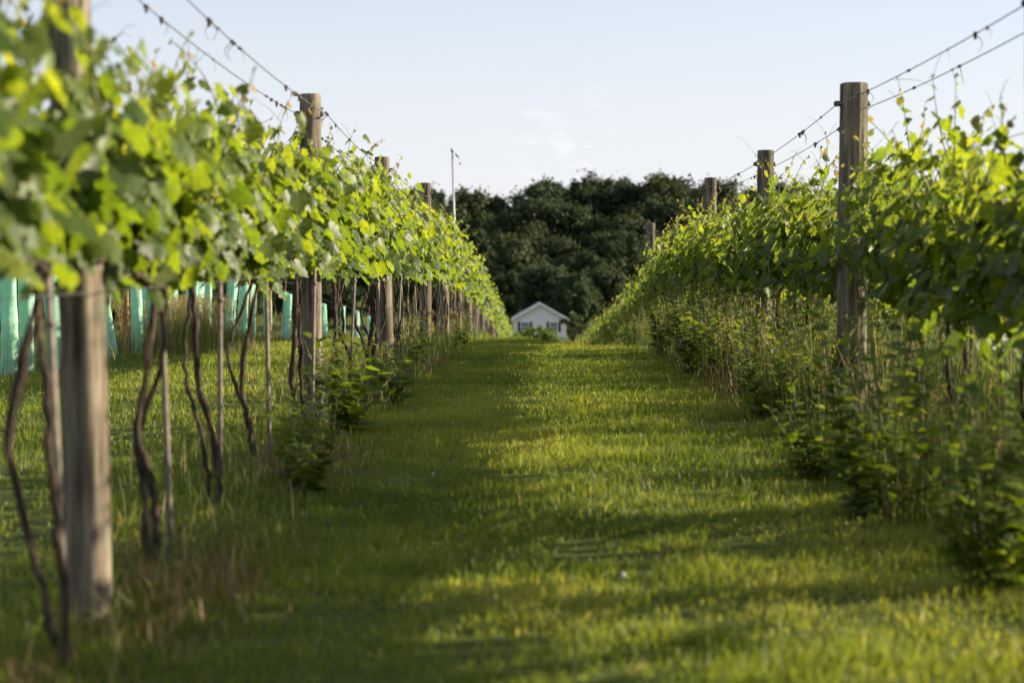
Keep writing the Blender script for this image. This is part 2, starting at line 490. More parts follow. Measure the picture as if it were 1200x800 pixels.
# ================================================================ the house far behind
def build_house(x, y, z):
    h = empty('house', (x, y, z), R(0.4))
    tag(h, 'small white house with gabled end wall behind green bushes at the end of the aisle', 'house')
    W, D, E, RISE = 3.55, 13.0, 2.75, 2.0
    V = [(-W, 0, 0), (W, 0, 0), (W, 0, E), (0, 0, E + RISE), (-W, 0, E), (-W, D, 0), (W, D, 0), (W, D, E), (0, D, E + RISE), (-W, D, E)]
    T = [(0, 1, 2), (0, 2, 4), (4, 2, 3), (5, 7, 6), (5, 9, 7), (9, 8, 7), (0, 4, 9), (0, 9, 5), (1, 6, 7), (1, 7, 2), (4, 3, 8), (4, 8, 9), (3, 2, 7), (3, 7, 8)]
    mb = MB(); mb.add(V, T); mb.build('wall', M['siding'], h, smooth=False)
    # roof: two slabs with an overhang
    mb = MB()
    ov, th, run = 0.45, 0.16, 0.45
    sl_ = RISE / W
    for s in (-1, 1):
        xe = s * (W + ov); ze = E - ov * sl_ + 0.02
        P = [(0, -run, E + RISE + 0.02), (xe, -run, ze), (xe, D + run, ze), (0, D + run, E + RISE + 0.02)]
        Q = [(px, py, pz + th) for px, py, pz in P]
        mb.add(P + Q, [(0, 1, 2), (0, 2, 3), (4, 6, 5), (4, 7, 6), (0, 5, 1), (0, 4, 5), (1, 6, 2), (1, 5, 6), (2, 7, 3), (2, 6, 7)])
    roof = mb.build('roof', M['roofing'], h, smooth=False)
    mb = MB()
    for s in (-1, 1):                                        # rake boards along the gable
        xe = s * (W + ov)
        ze = E - ov * sl_ + 0.02
        y0, y1 = -run - 0.05, -run - 0.004
        P = [(0, y0, E + RISE - 0.12), (xe, y0, ze - 0.14), (xe, y0, ze + th + .02), (0, y0, E + RISE + th + .04)]
        Q = [(px, y1, pz) for px, py, pz in P]
        mb.add(P + Q, [(0, 1, 2), (0, 2, 3), (4, 6, 5), (4, 7, 6), (0, 5, 1), (0, 4, 5), (2, 7, 3), (2, 6, 7), (1, 6, 2), (1, 5, 6)])
    mb.build('rake_board', M['trim'], roof, smooth=False)
    for s in (-1, 1):
        mb = MB(); mb.add(*boxvt(s * (W + ov) - 0.09, s * (W + ov) + 0.09, -run, D + run, E - ov * sl_ - 0.16, E - ov * sl_ + 0.01))
        mb.build('gutter', M['trim'], roof, smooth=False)
        mb = MB(); mb.add(*boxvt(s * W - 0.1, s * W + 0.1, -0.03, 0.12, 0, E - 0.1))
        mb.build('corner_board', M['trim'], h, smooth=False)
    for wx in (-2.1, 1.9):
        mb = MB()
        for (a0, a1, b0, b1) in ((-.62, .62, .78, .88), (-.62, .62, 2.12, 2.22), (-.62, -.52, .88, 2.12), (.52, .62, .88, 2.12), (-.52, .52, 1.47, 1.53)):
            mb.add(*boxvt(wx + a0, wx + a1, -0.07, -0.004, b0, b1))
        wf = mb.build('window', M['trim'], h, smooth=False)
        mb = MB(); mb.add(*boxvt(wx - .52, wx + .52, -0.03, -0.006, .88, 2.12)); mb.build('pane', M['glass'], wf, smooth=False)
        for s in (-1, 1):
            mb = MB(); mb.add(*boxvt(wx + s * .82 - .19, wx + s * .82 + .19, -0.06, -0.004, .78, 2.22))
            mb.build('shutter', M['shutter'], h, smooth=False)
    return h
HX, HY = 1.30 - 0.0, 278.0
build_house(1.55, HY, gz(1.5, HY) + 0.1)

# ================================================================ trees and bushes
QUAD_V = np.array([(-.5, 0, 0), (.5, 0, 0), (.34, .8, .10), (-.36, .9, -.06), (0, 1.15, 0.05)], float)
QUAD_T = np.array([(0, 1, 2), (0, 2, 3), (3, 2, 4)])
def leaf_cloud(rng, blobs, n_per, size, squash=0.8):
    """leaf clumps over the skins of several blobs: centre (3), radius"""
    P, N, A = [], [], []
    for bl in blobs:
        c, r = bl[0], bl[1]
        if len(bl) > 2:                           # an elongated spray along its limb
            ax = bl[2]
            n = max(12, int(n_per * r * r))
            q = rng.normal(size=(n, 3)) * np.array([.30, .30, .26]) + ax * ((rng.random(n) * 2 - 1) * .95)[:, None]
            q += .16 * np.sin(q[:, [1, 2, 0]] * 7 + r * 11)
            P.append(np.asarray(c) + q * r)
            N.append(unit(unit(q + [0, 0, .35]) + rng.normal(size=(n, 3)) * .8))
            A.append(np.clip(rng.random() * .45 + rng.random(n) * .55, 0, 1))
            continue
        n = max(12, int(n_per * r * r))
        d = unit(rng.normal(size=(n, 3)))
        d[:, 2] = np.where(d[:, 2] < -0.5, -d[:, 2] * 0.7, d[:, 2])
        rad = r * (0.45 + 0.85 * rng.random(n)) * (1 + .28 * np.sin(d[:, 0] * 5 + r * 9) * np.sin(d[:, 1] * 6 + r * 5 + d[:, 2] * 4))
        p = np.asarray(c) + d * rad[:, None] * np.array([1, 1, squash])
        P.append(p); N.append(unit(d + rng.normal(size=(n, 3)) * 0.75)); A.append(np.clip(rng.random() * 0.5 + rng.random(n) * 0.5, 0, 1))
    P = np.concatenate(P); N = np.concatenate(N); A = np.concatenate(A)
    tip = rng.normal(size=P.shape) * 0.8 + np.array([0, 0, -0.4])
    V, T, k = place(QUAD_V, QUAD_T, P, tip, N, size * (0.6 + 0.8 * rng.random(len(P))))
    return V, T, np.repeat(A, k)

def make_tree(seed, H, Wd, mat, name='broadleaf_tree', shape=0):
    rng = np.random.default_rng(seed)
    t = empty(name, (0, 0, 0))
    # trunk and limbs
    mb = MB()
    lean = rng.normal(size=2) * 0.03 * H
    tr = spline([(0, 0, -0.4), (lean[0] * .3, lean[1] * .3, H * .25), (lean[0] * .8, lean[1] * .8, H * .5), (lean[0], lean[1], H * .82)], 9)
    mb.add(*tube(tr, np.linspace(0.022 * H, 0.004 * H, 9), 7, wob=.1, rng=rng))
    blobs = []
    nb = 58
    for i in range(nb):
        u = (i + 0.5) / nb
        z = H * (0.26 + 0.68 * u)
        prof = math.sin(math.pi * min(1, 0.16 + 0.80 * u)) ** (0.75 if shape == 0 else 1.2)
        rr = Wd * prof * (0.35 + 0.65 * rng.random() ** .6)
        an = i * 2.4 + rng.normal() * .5
        c = np.array([lean[0] * u + rr * math.cos(an), lean[1] * u + rr * math.sin(an), z + rng.normal() * .03 * H])
        r = Wd * (0.17 + 0.30 * rng.random() ** 1.5) * (0.75 + .35 * prof)
        ax = unit(np.array([math.cos(an) * rr, math.sin(an) * rr, Wd * (.25 + .5 * rng.random())]) + rng.normal(size=3) * .25 * Wd)
        blobs.append((c, r, ax))
        if i % 3 == 0:
            s = tr[min(8, 2 + int(u * 6))]
            mb.add(*tube(spline([s, s * .45 + c * .55 + np.array([0, 0, .03 * H]), c], 5), np.linspace(0.007 * H, 0.002 * H, 5), 5, cap=False))
    blobs.append((np.array([lean[0], lean[1], H * .88]), Wd * .34, np.array([0, 0, 1.0])))
    mb.build('trunk', M['treebark'], t)
    V, T, A = leaf_cloud(rng, blobs, 175 if H > 9 else 120 / max(1, (H / 3) ** 0), 0.345 if H > 9 else 0.30)
    c = MB(); c.add(V, T, 0, A)
    c.build('crown', mat, t, smooth=False)
    return t

protos = [make_tree(s, H, Wd, M[m], shape=sh) for s, H, Wd, m, sh in
          ((1, 17, 5.6, 'tree', 0), (2, 15, 5.2, 'tree', 1), (3, 18, 5.0, 'tree_b', 0), (4, 14, 5.4, 'tree_b', 1), (5, 16, 6.2, 'tree', 0))]
used = set()
def crown_top(t):
    me = [c for c in t.children if c.name.startswith('crown')][0].data
    a = np.empty(len(me.vertices) * 3, np.float32); me.vertices.foreach_get('co', a)
    return float(np.percentile(a[2::3], 99.7))
TREE_H = [crown_top(t) for t in protos]
def put_tree(k, x, y, s, rz, label, group, wide=1.0):
    o = protos[k] if k not in used else copy_tree(protos[k])
    used.add(k)
    o.location = (x, y, gz(x, y) - 0.2)
    o.rotation_euler = (0, 0, rz)
    o.scale = (s * wide, s * wide, s)
    tag(o, label, 'tree', group)
    return o

F = 1200 * 70 / 36.0
def px2x(px, y):                                  # lateral metres of a photo column at distance y
    return (px - 620) / F * y
def top_scale(k, x, y, toppx):
    H = TREE_H[k]
    need = (335 - toppx) / F * y + CAMZ - (gz(x, y) - 0.2)
    return need / H

# the skyline trees and the ones stepping down the slope, each placed by what the photo shows
SKY = [  # (column, top row, distance, kind, label)
    (553, 236, 415, 3, 'rounded dark tree on the skyline, first one beyond the leafy end of the bare-trunked row'),
    (583, 233, 420, 1, 'low dark skyline tree just beside the dip in the treeline'),
    (612, 240, 425, 4, 'dark tree in the dip of the skyline, straight above the house roof'),
    (640, 214, 415, 0, 'tall dark skyline tree rising at the far side of the dip in the treeline'),
    (668, 224, 425, 2, 'dark skyline tree standing a little lower between two taller tops'),
    (697, 210, 418, 4, 'broad tall skyline tree near the middle of the treeline'),
    (731, 215, 422, 0, 'dark tree on the skyline next to the broad tallest one'),
    (762, 207, 415, 2, 'highest dark tree of the skyline, close to the leafy slope of the weedy row'),
    (793, 212, 425, 1, 'dark skyline tree whose top shows above the shoots of the weedy row'),
]
for px, ty, y, k, lab in SKY:
    x = px2x(px, y)
    put_tree(k, x, y, top_scale(k, x, y, ty), px * 1.7, lab, 'trees of the wooded hill', 1.0)
MID = [
    (560, 262, 385, 1, 'dark green tree one tier below the skyline, hugging the leaves of the bare-trunked row'),
    (592, 258, 388, 0, 'rounded olive-dark tree in the upper tier above the peak of the house'),
    (628, 250, 385, 3, 'olive tree in the upper tier below the dip of the skyline'),
    (662, 246, 388, 4, 'round-headed tree in the upper tier, below the middle of the skyline'),
    (700, 255, 386, 2, 'pale olive tree in the upper tier of the wooded slope'),
    (742, 250, 388, 3, 'greyish tree with thin foliage beside the shoots of the weedy row'),
    (780, 240, 392, 0, 'dark tree behind the leafy top of the weedy row'),
    (575, 292, 350, 3, 'olive tree in the middle of the slope, left of the house gable'),
    (608, 284, 352, 2, 'lighter green tree in the middle of the slope over the house ridge'),
    (650, 278, 355, 3, 'wide olive tree in the middle of the wooded slope'),
    (688, 285, 352, 1, 'dark tree in the middle of the slope above the tall bush'),
    (724, 280, 354, 4, 'dark tree in the middle of the slope beside the weedy row'),
    (598, 322, 318, 0, 'dark tree at the foot of the wood, right behind the house'),
    (640, 318, 320, 4, 'dark tree at the foot of the wood, above the house ridge'),
    (676, 325, 318, 1, 'dark tree at the foot of the wood beside the house'),
    (712, 326, 300, 3, 'lighter green tree at the foot of the wood beyond the end of the weedy row'),
]
jt = np.random.default_rng(19)
for px, ty, y, k, lab in MID:
    y = y + jt.normal() * 11; ty = ty + jt.normal() * 9
    x = px2x(px, y)
    put_tree(k, x, y, top_scale(k, x, y, ty), px * 2.3, lab, 'trees of the wooded hill', 1.05)
rs = np.random.default_rng(5)
for side, (p0, p1) in (('bare-trunked', (-330, 540)), ('weedy', (815, 1500))):
    for y, step, tr in ((418, 36, 220), (386, 42, 250), (350, 48, 285), (318, 52, 318)):
        for px in np.arange(p0 + (25 if p0 > 0 else 0), p1, step):
            pxx = px + rs.normal() * 7
            k = int(rs.integers(0, 5)); yy = y + rs.normal() * 11
            x = px2x(pxx, yy)
            put_tree(k, x, yy, top_scale(k, x, yy, tr + np.clip(rs.normal(), -1, 1.5) * 6), rs.random() * 6,
                     'dark tree of the wood, mostly screened by the leaves of the %s row' % side, 'screened trees behind the %s row' % side)

# bushes in front of the house
def make_bush(seed, label, x, y, H, Wd, mat, top=None, dens=150, size=.26, name='bush'):
    rng = np.random.default_rng(seed)
    t = empty(name, (x, y, gz(x, y) - 0.05))
    tag(t, label, 'bush')
    H = 1.22 * max(H, 0.1 + CAMZ + (335 - top) / F * y - gz(x, y)) if top else H
    blobs, mb = [], MB()
    for i in range(17):
        an, rr = rng.random() * 6.28, Wd * rng.random() ** .6
        z = H * (0.25 + 0.58 * rng.random()) * (1 - 0.35 * rr / Wd)
        c = np.array([rr * math.cos(an), rr * math.sin(an), z])
        blobs.append((c, min(Wd, H) * (0.22 + .16 * rng.random())))
        mb.add(*tube(spline([(0.1 * c[0], .1 * c[1], -.05), (c[0] * .5, c[1] * .5, z * .6), c], 5), np.linspace(.05, .015, 5), 5))
    mb.build('stem', M['treebark'], t)
    V, T, A = leaf_cloud(rng, blobs, dens, size, 0.85)
    c = MB(); c.add(V, T, 0, A); c.build('foliage', mat, t, smooth=False)
    return t
make_bush(31, 'round light green bush covering the lower wall under one house window', px2x(614, 262), 262, 1.9, 1.5, M['bush'], 386)
make_bush(32, 'green bush in front of the middle of the white gable wall', px2x(630, 258), 258, 2.6, 2.1, M['bush'], 378)
make_bush(33, 'low green bush near the shaded corner of the house', px2x(647, 255), 255, 2.0, 1.3, M['bush'], 387)
make_bush(34, 'tall dark shrub with brownish twigs beside the sunlit house corner', px2x(672, 262), 262, 4.4, 1.25, M['tree_b'], 362)
make_bush(35, 'lower dark shrub between the house corner and the end of the weedy row', px2x(683, 250), 250, 2.8, 1.4, M['tree_b'], 380)
make_bush(36, 'low bush at the leafy end of the bare-trunked row near the house', px2x(605, 245), 245, 1.4, 1.0, M['bush'], 390)

# ================================================================ a thin pole above the row
yP = 60.0
xP = px2x(531, yP)
pole = empty('thin_pole', (xP, yP, gz(xP, yP)))
tag(pole, 'tall thin grey pole with a small brown streamer rising over the leafy row', 'pole')
topz = (335 - 178) / F * yP + CAMZ - gz(xP, yP)
mb = MB(); mb.add(*tube([(0.13, 0, -0.3), (0.06, 0, topz * .5), (-0.02, 0, topz)], [.045, .036, .026], 8))
mb.build('shaft', M['polemetal'], pole)
mb = MB(); mb.add(*tube([(-0.02, 0, topz - .02), (-0.02, 0, topz + .05), (-.02, 0, topz + .1)], [.045, .055, .02], 8)); mb.build('finial', M['polemetal'], pole)
mb = MB()
mb.add([(0.06, -.01, topz - .05), (0.06, .01, topz - .10), (.17, .02, topz - .22), (.19, -.01, topz - .16), (.1, .05, topz - .12)], [(0, 1, 4), (1, 2, 4), (2, 3, 4), (3, 0, 4), (0, 3, 1), (1, 3, 2)])
mb.add([(0.16, -.01, topz - .36), (.24, .01, topz - .34), (.22, .03, topz - .40)], [(0, 1, 2)])
mb.add(*tube([(0.0, 0, topz - .02), (.06, 0, topz - .06), (.18, 0, topz - .2), (.2, 0, topz - .36)], .004, 4))
mb.build('streamer', M['flag'], pole)

# ================================================================ trellis posts
XL, XR, XY = -1.38, 2.08, -4.9                    # bare-trunked row, weedy row, young row
POST_L = [6.1, 12.75, 18.75, 26.0] + list(np.arange(32.6, 124, 6.6))
POST_R = [8.0, 12.6, 17.7, 23.0, 28.4, 34.0] + list(np.arange(39.5, 90, 5.5))
TOP = 1.21 + CAMZ                                 # top of posts over the local frame (camera level = CAMZ)
def make_post(x, y, r, top, lean, label, group, seed):
    rng = np.random.default_rng(seed)
    zb = gz(x, y)
    t = empty('trellis_post', (x, y, zb))
    tag(t, label, 'post', group)
    H = top - zb
    n, s = 30, 48
    zz = np.linspace(-0.25, H, n)
    th = np.linspace(0, 2 * np.pi, s, endpoint=False)
    ph = rng.random(4) * 6.28
    mb = MB()
    rr = r * (1.05 - 0.09 * zz / H)[:, None] * (1 + .022 * np.sin(2 * th + ph[0]) + .015 * np.sin(3 * th + ph[1] + zz[:, None] * 1.3) + .012 * np.sin(7 * th + ph[2]) + .006 * rng.normal(size=(n, s)))
    for crack in range(5):                        # drying checks running down the wood
        c0 = rng.random() * 6.28
        rr -= r * .17 * np.exp(-((((th - c0 + np.pi + .12 * np.sin(zz[:, None] * 2 + c0)) % (2 * np.pi)) - np.pi) / .085) ** 2) * (0.3 + .7 * rng.random((n, 1)))
    cx = lean[0] * zz / H + .012 * np.sin(zz * 1.7 + ph[3]); cyy = lean[1] * zz / H
    Vv = np.stack([cx[:, None] + rr * np.cos(th), cyy[:, None] + rr * np.sin(th), zz[:, None] + 0 * th], -1)
    top_in = Vv[-1].copy(); top_in[:, :2] = (top_in[:, :2] - [cx[-1], cyy[-1]]) * .93 + [cx[-1], cyy[-1]]; top_in[:, 2] += .008
    Va = np.concatenate([Vv.reshape(-1, 3), top_in, [[cx[-1], cyy[-1], H + .012]]])
    Tt = []
    for i in range(n):
        for j in range(s):
            k = (j + 1) % s
            Tt += [(i * s + j, i * s + k, (i + 1) * s + k), (i * s + j, (i + 1) * s + k, (i + 1) * s + j)]
    mb.add(Va, Tt, 0)
    c = (n + 1) * s
    o = mb.build('shaft', [M['post'], M['endgrain']], t)
    cap = MB(); cap.add(np.concatenate([top_in + [0, 0, .001], [[cx[-1], cyy[-1], H + .014]]]), [(s, j, (j + 1) % s) for j in range(s)]); cap.build('top_face', M['endgrain'], t)
    zc = H - .115 * H / 2.1
    for sgn in (-1, 1):
        mb = MB()
        px_ = lean[0] + sgn * (r * .97)
        mb.add(*tube([(px_ - sgn * .01, lean[1], zc), (px_ + sgn * .012, lean[1], zc), (px_ + sgn * .026, lean[1], zc)], [.017, .02, .013], 7))
        mb.add(*tube([(px_ + sgn * .014, lean[1] - .022, zc - .012), (px_ + sgn * .014, lean[1], zc), (px_ + sgn * .014, lean[1] + .022, zc + .012)], [.006, .009, .006], 5))
        mb.build('wire_clip', M['clip'], t)
    return t

ORD = ['nearest', 'second', 'third', 'fourth', 'fifth', 'sixth']
lean_l = [(-.055, 0), (-.03, 0.02), (-.02, 0), (0, 0)]
tops_l = [1.24, 1.215, 1.20, 1.33]
for i, y in enumerate(POST_L):
    if i < 4:
        lab = ['thick weathered post nearest the camera, in the bare-trunked row, lit down one edge',
               'second weathered post of the bare-trunked row, its top clear of the leaves',
               'third weathered post of the bare-trunked row, square dark top above leaves',
               'fourth post of the bare-trunked row, only its dark top among the shoots'][i]
        top = tops_l[i] + CAMZ
    else:
        lab = 'far post of the bare-trunked row, sunk among distant vine leaves'
        top = gz(XL, y) + 1.98
    make_post(XL + (0.02 if i == 0 else RNG.normal() * .02), y, .071 if i else .070, top, lean_l[i] if i < 4 else (RNG.normal() * .03, 0), lab, 'posts of the bare-trunked row', 100 + i)
tops_r = [1.25, 1.265, 1.19, 1.235, .86, 1.06]
for i, y in enumerate(POST_R):
    if i == 0:
        lab = 'post of the weedy row just past the picture edge'
    elif i < 6:
        lab = ['', 'thickest post of the weedy row, standing tall against the sky with dark cracks',
               'slim second post of the weedy row, top against the sky above grassy base',
               'short-looking third post of the weedy row, its top above the sunlit shoots',
               'hidden post of the weedy row within the leaves after the third one',
               'thin pale post top in the sloping far part of the weedy row'][i]
    else:
        lab = 'far post of the weedy row, sunk among distant vine leaves'
    top = tops_r[i] + CAMZ if i < 6 else gz(XR, y) + 1.66
    make_post(XR + RNG.normal() * .015 + (-.03 if i == 1 else 0), y, .092 if i == 1 else .075, top, ((-.02, 0) if i == 1 else (RNG.normal() * .015, 0)), lab, 'posts of the weedy row', 200 + i)

# ---------------------------------------------------------------- wires and the dried tendrils on them
def wire_at(xs, ys, zs, r=.0028, sag=.03, per=7):
    P = []
    for i in range(len(ys) - 1):
        for t in np.linspace(0, 1, per, endpoint=False):
            P.append((xs[i] + (xs[i + 1] - xs[i]) * t, ys[i] + (ys[i + 1] - ys[i]) * t, zs[i] + (zs[i + 1] - zs[i]) * t - sag * 4 * t * (1 - t)))
    P.append((xs[-1], ys[-1], zs[-1]))
    return np.array(P)
tend_meshes = []
for q in range(6):
    rng = np.random.default_rng(700 + q)
    mb = MB()
    n = 16
    tt = np.linspace(0, 1, n)
    mb.add(*tube(np.stack([.009 * np.cos(tt * 16), (tt - .5) * (.03 + .04 * rng.random()), .009 * np.sin(tt * 16)], 1), .0036 + .003 * rng.random(), 5))
    if q % 2 == 0:
        L_ = .05 + .09 * rng.random()
        mb.add(*tube(spline([(0, 0, 0), (.02 * rng.normal(), .02 * rng.normal(), -L_ * .5), (.03 * rng.normal(), .03 * rng.normal(), -L_)], 6), np.linspace(.003, .0012, 6), 4))
    if q in (1, 4):
        mb.add(*tube([(0, -.005, -.004), (0, 0, -.02), (0, 0.006, -.035)], [.006, .012, .006], 6))
    tend_meshes.append(mb.data('dried_tendril', M['tendril']))
def make_wire(rowname, xs, ys, zs, label, group, r=.0028, tend=(0, 0), ntend=0, seed=0, sag=.03):
    P = wire_at(xs, ys, zs, r, sag)
    org = P[0].copy()
    mb = MB(); mb.add(*tube(P - org, r, 6))
    o = mb.build('trellis_wire', M['wire'], None, loc=tuple(org))
    tag(o, label, 'wire', group)
    rng = np.random.default_rng(seed)
    for k in range(ntend):
        y = tend[0] + (tend[1] - tend[0]) * rng.random()
        i = int(np.argmin(abs(P[:, 1] - y))); j = min(i + 1, len(P) - 1); i = j - 1
        t = (y - P[i, 1]) / max(1e-6, P[j, 1] - P[i, 1])
        p = P[i] + (P[j] - P[i]) * t - org
        d = bpy.data.objects.new('dried_tendril', tend_meshes[int(rng.integers(0, 6))])
        COL.objects.link(d)
        d.parent = o
        d.location = p
        d.rotation_euler = (0, 0, rng.normal() * .2)
        s = .38 + .42 * rng.random()
        d.scale = (s, s, s)
def post_top_z(posts, tops, xrow, y, i):
    return tops[i] + CAMZ if i < len(tops) else gz(xrow, y) + (1.99 if xrow < 0 else 1.66)
for sgn, nm in ((1, 'aisle side'), (-1, 'far side')):
    ys = [-1.0] + POST_L
    zs = [1.20 + CAMZ - .12] + [post_top_z(POST_L, tops_l, XL, y, i) - .125 for i, y in enumerate(POST_L)]
    zs[4] -= .05
    xs = [XL + sgn * .092] * len(ys)
    make_wire('L', xs, ys, zs, 'upper catch wire with dried tendrils on the %s of the bare-trunked row' % nm, 'trellis wires', tend=(5.5, 20), ntend=22, seed=3 + sgn, sag=.05)
    ys = [1.5] + POST_R
    zs = [1.22 + CAMZ - .12] + [post_top_z(POST_R, tops_r, XR, y, i) - .13 for i, y in enumerate(POST_R)]
    xs = [XR + sgn * .1] + [XR + (-.03 if i == 1 else 0) + sgn * (.118 if i == 1 else .1) for i in range(len(POST_R))]
    make_wire('R', xs, ys, zs, 'upper catch wire with dried tendrils on the %s of the weedy row' % ('far side' if sgn > 0 else 'aisle side'), 'trellis wires', tend=(7.5, 24), ntend=26, seed=13 + sgn, sag=.02)
for (xr, posts, nm, h) in ((XL, POST_L, 'bare-trunked', 1.02), (XR, POST_R, 'weedy', 0.98)):
    ys = [0.5] + posts
    make_wire('c', [xr + .082] * len(ys), ys, [gz(xr, y) + h for y in ys], 'low fruiting wire carrying the vines of the %s row' % nm, 'trellis wires', r=.002, sag=.01)
    make_wire('m', [xr - .098] * len(ys), ys, [gz(xr, y) + 1.62 for y in ys], 'middle wire among the leaves of the %s row' % nm, 'trellis wires', r=.002, sag=.02)

# ================================================================ grape vines
_half = [(0.0, 0.02), (.13, -.13), (.30, -.15), (.40, -.03), (.47, .14), (.44, .24), (.51, .40), (.47, .54), (.34, .60), (.28, .70), (.19, .86), (.08, .95)]
_out = _half + [(0, 1.04)] + [(-x, y) for x, y in _half[:0:-1]]
LV = [(0, .34, 0.0)] + [(x, y, -.30 * abs(x) - .22 * max(0, y - .3) ** 2 + (.05 if i % 2 else -.02)) for i, (x, y) in enumerate(_out)]
LV = np.array(LV); LV[:, 1] -= 0.02
LT = np.array([(0, 1 + (i + 1) % len(_out), 1 + i) for i in range(len(_out))])
LT = LT[:, ::-1]

def vine_leaves(rng, pos, side, scale, droop=1.0, young=False):
    """pos: petiole ends; side: -1/1 lateral facing (x)"""
    n = len(pos)
    nrm = np.stack([side * (0.45 + .7 * rng.random(n)), rng.normal(size=n) * .6, .25 + .9 * rng.random(n)], 1)
    flip = rng.random(n) < .14
    nrm[flip] *= np.array([-1, 1, -.4])
    tip = np.stack([side * (.2 + .5 * rng.random(n)), rng.normal(size=n) * .55, -(.35 + .8 * rng.random(n)) * droop], 1)
    sx = np.stack([scale * (.9 + .25 * rng.random(n)), scale, scale * (.4 + 2.0 * rng.random(n))], 1)
    return place(LV, LT, pos, tip, nrm, sx)

def foliage(rng, width, nshoot, bottom, bushy, lat=.30, zc=1.0, hgt=.72, gap=None):
    mb = MB()
    P, S, K, A = [], [], [], []
    for i in range(nshoot):
        y0 = width * ((i + .5) / nshoot - .5) + rng.normal() * .06
        side = 1 if rng.random() < .5 else -1
        Ls = hgt * (.72 + .48 * rng.random())
        leanx = side * lat * (0.15 + 1.0 * rng.random())
        leany = rng.normal() * .17
        droop = max(0, rng.normal() * .16 + .02)
        n = int(Ls / .043)
        t = np.linspace(.0, 1, n)
        path = np.stack([rng.normal() * .04 + leanx * t ** 1.2, y0 + leany * t, zc + Ls * t - droop * t ** 2.4], 1)
        mb.add(*tube(path[:: max(1, n // 6)], np.linspace(.0048, .002, len(path[:: max(1, n // 6)])), 4, cap=False), 1, .5)
        tone = rng.random() * .35
        for rep in range(2):
            off = np.stack([rng.normal(size=n) * .085, rng.normal(size=n) * .085, rng.normal(size=n) * .05 - .02], 1)
            P.append(path + off)
            sd_ = np.where(rng.random(n) < .72, np.sign(path[:, 0] + off[:, 0] + 1e-6), rng.choice([-1, 1], n))
            S.append(sd_)
            K.append((.068 + .050 * rng.random(n)) * (1.05 - .45 * t ** 2))
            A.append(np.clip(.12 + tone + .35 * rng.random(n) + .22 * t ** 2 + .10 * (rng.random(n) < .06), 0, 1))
    # skirt of leaves hanging around the wire
    m = bottom
    yb = (rng.random(m) - .5) * width
    P.append(np.stack([rng.normal(size=m) * lat * .55, yb, zc + .04 + (rng.random(m) ** 1.5) * .25 - bushy * rng.random(m) ** 2], 1))
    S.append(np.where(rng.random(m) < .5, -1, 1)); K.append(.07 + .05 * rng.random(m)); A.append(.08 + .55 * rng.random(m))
    P = np.concatenate(P); S = np.concatenate(S); K = np.concatenate(K); A = np.concatenate(A)
    if gap is not None:                           # leaves kept off the aisle face of a post standing in the row
        keep = ~((np.abs(P[:, 1] - gap) < .34) & (P[:, 0] < .05) & ((P[:, 2] > 1.45) | (P[:, 2] < 1.02) | (rng.random(len(P)) < .6)))
        P, S, K, A = P[keep], S[keep], K[keep], A[keep]
    V, T, k = vine_leaves(rng, P, S, K)
    mb.add(V, T, 0, np.repeat(A, k))
    return mb

def shoot_mesh(rng, H, lean):
    """a shoot standing above the canopy: thin cane, leaves that shrink to the tip, tendrils"""
    mb = MB()
    n = 9
    t = np.linspace(0, 1, n)
    bend = rng.normal(size=2) * .10
    P = np.stack([lean[0] * t + bend[0] * t ** 3, lean[1] * t + bend[1] * t ** 3, H * t - .05 * abs(bend).sum() * t ** 3], 1)
    mb.add(*tube(P, np.linspace(.0042, .0014, n), 5), 1)
    m = 9
    tl_ = np.linspace(.1, 1, m)
    pos = np.stack([np.interp(tl_, t, P[:, i]) for i in range(3)], 1)
    off = rng.normal(size=(m, 3)) * .045 * (1.1 - tl_)[:, None]
    side = np.where(np.arange(m) % 2, 1, -1)
    sc_ = .085 * (1.08 - tl_) ** .8 + .014
    for i in range(m):
        mb.add(*tube([pos[i], pos[i] + off[i] * .5 + [0, 0, .006], pos[i] + off[i]], .0013, 3, cap=False), 1)
    V, T, k = vine_leaves(rng, pos + off, side, sc_, .7)
    ni = 6
    mb.add(V[:ni * k], T[:ni * len(LT)], 0, np.repeat(.45 + .5 * rng.random(ni), k))
    V2, T2, k = vine_leaves(rng, (pos + off)[ni:], side[ni:], sc_[ni:], .3)
    mb.add(V2, T2, 2, np.repeat(rng.random(m - ni), k))
    for q in range(2):
        b = pos[int(rng.integers(4, m))]
        d = rng.normal(size=3) * .07 + [0, 0, .02]
        mb.add(*tube(spline([b, b + d * .6 + [0, 0, .02], b + d], 6), np.linspace(.0014, .0007, 6), 3), 1)
    return mb

def trunk_mesh(rng, pts, r0, r1, n=26):
    P = spline(pts, n)
    P[1:-1, :2] += rng.normal(size=(n - 2, 2)) * .0035
    rad = np.linspace(r0, r1, n) * .70 * (1 + .2 * rng.normal(size=n))
    rad[0] *= 1.35
    mb = MB(); mb.add(*tube(P, np.clip(rad, .008, .06), 9, wob=.24, rng=rng))
    for q in range(5):                            # loose strips of bark
        i = int(rng.integers(3, n - 6)); th = rng.random() * 6.28
        o = np.array([math.cos(th), math.sin(th), 0]) * (rad[i] + .002)
        mb.add(*tube(P[i:i + 5] + o * np.linspace(.9, 1.25, 5)[:, None], [.002, .004, .004, .003, .0015], 4))
    return mb

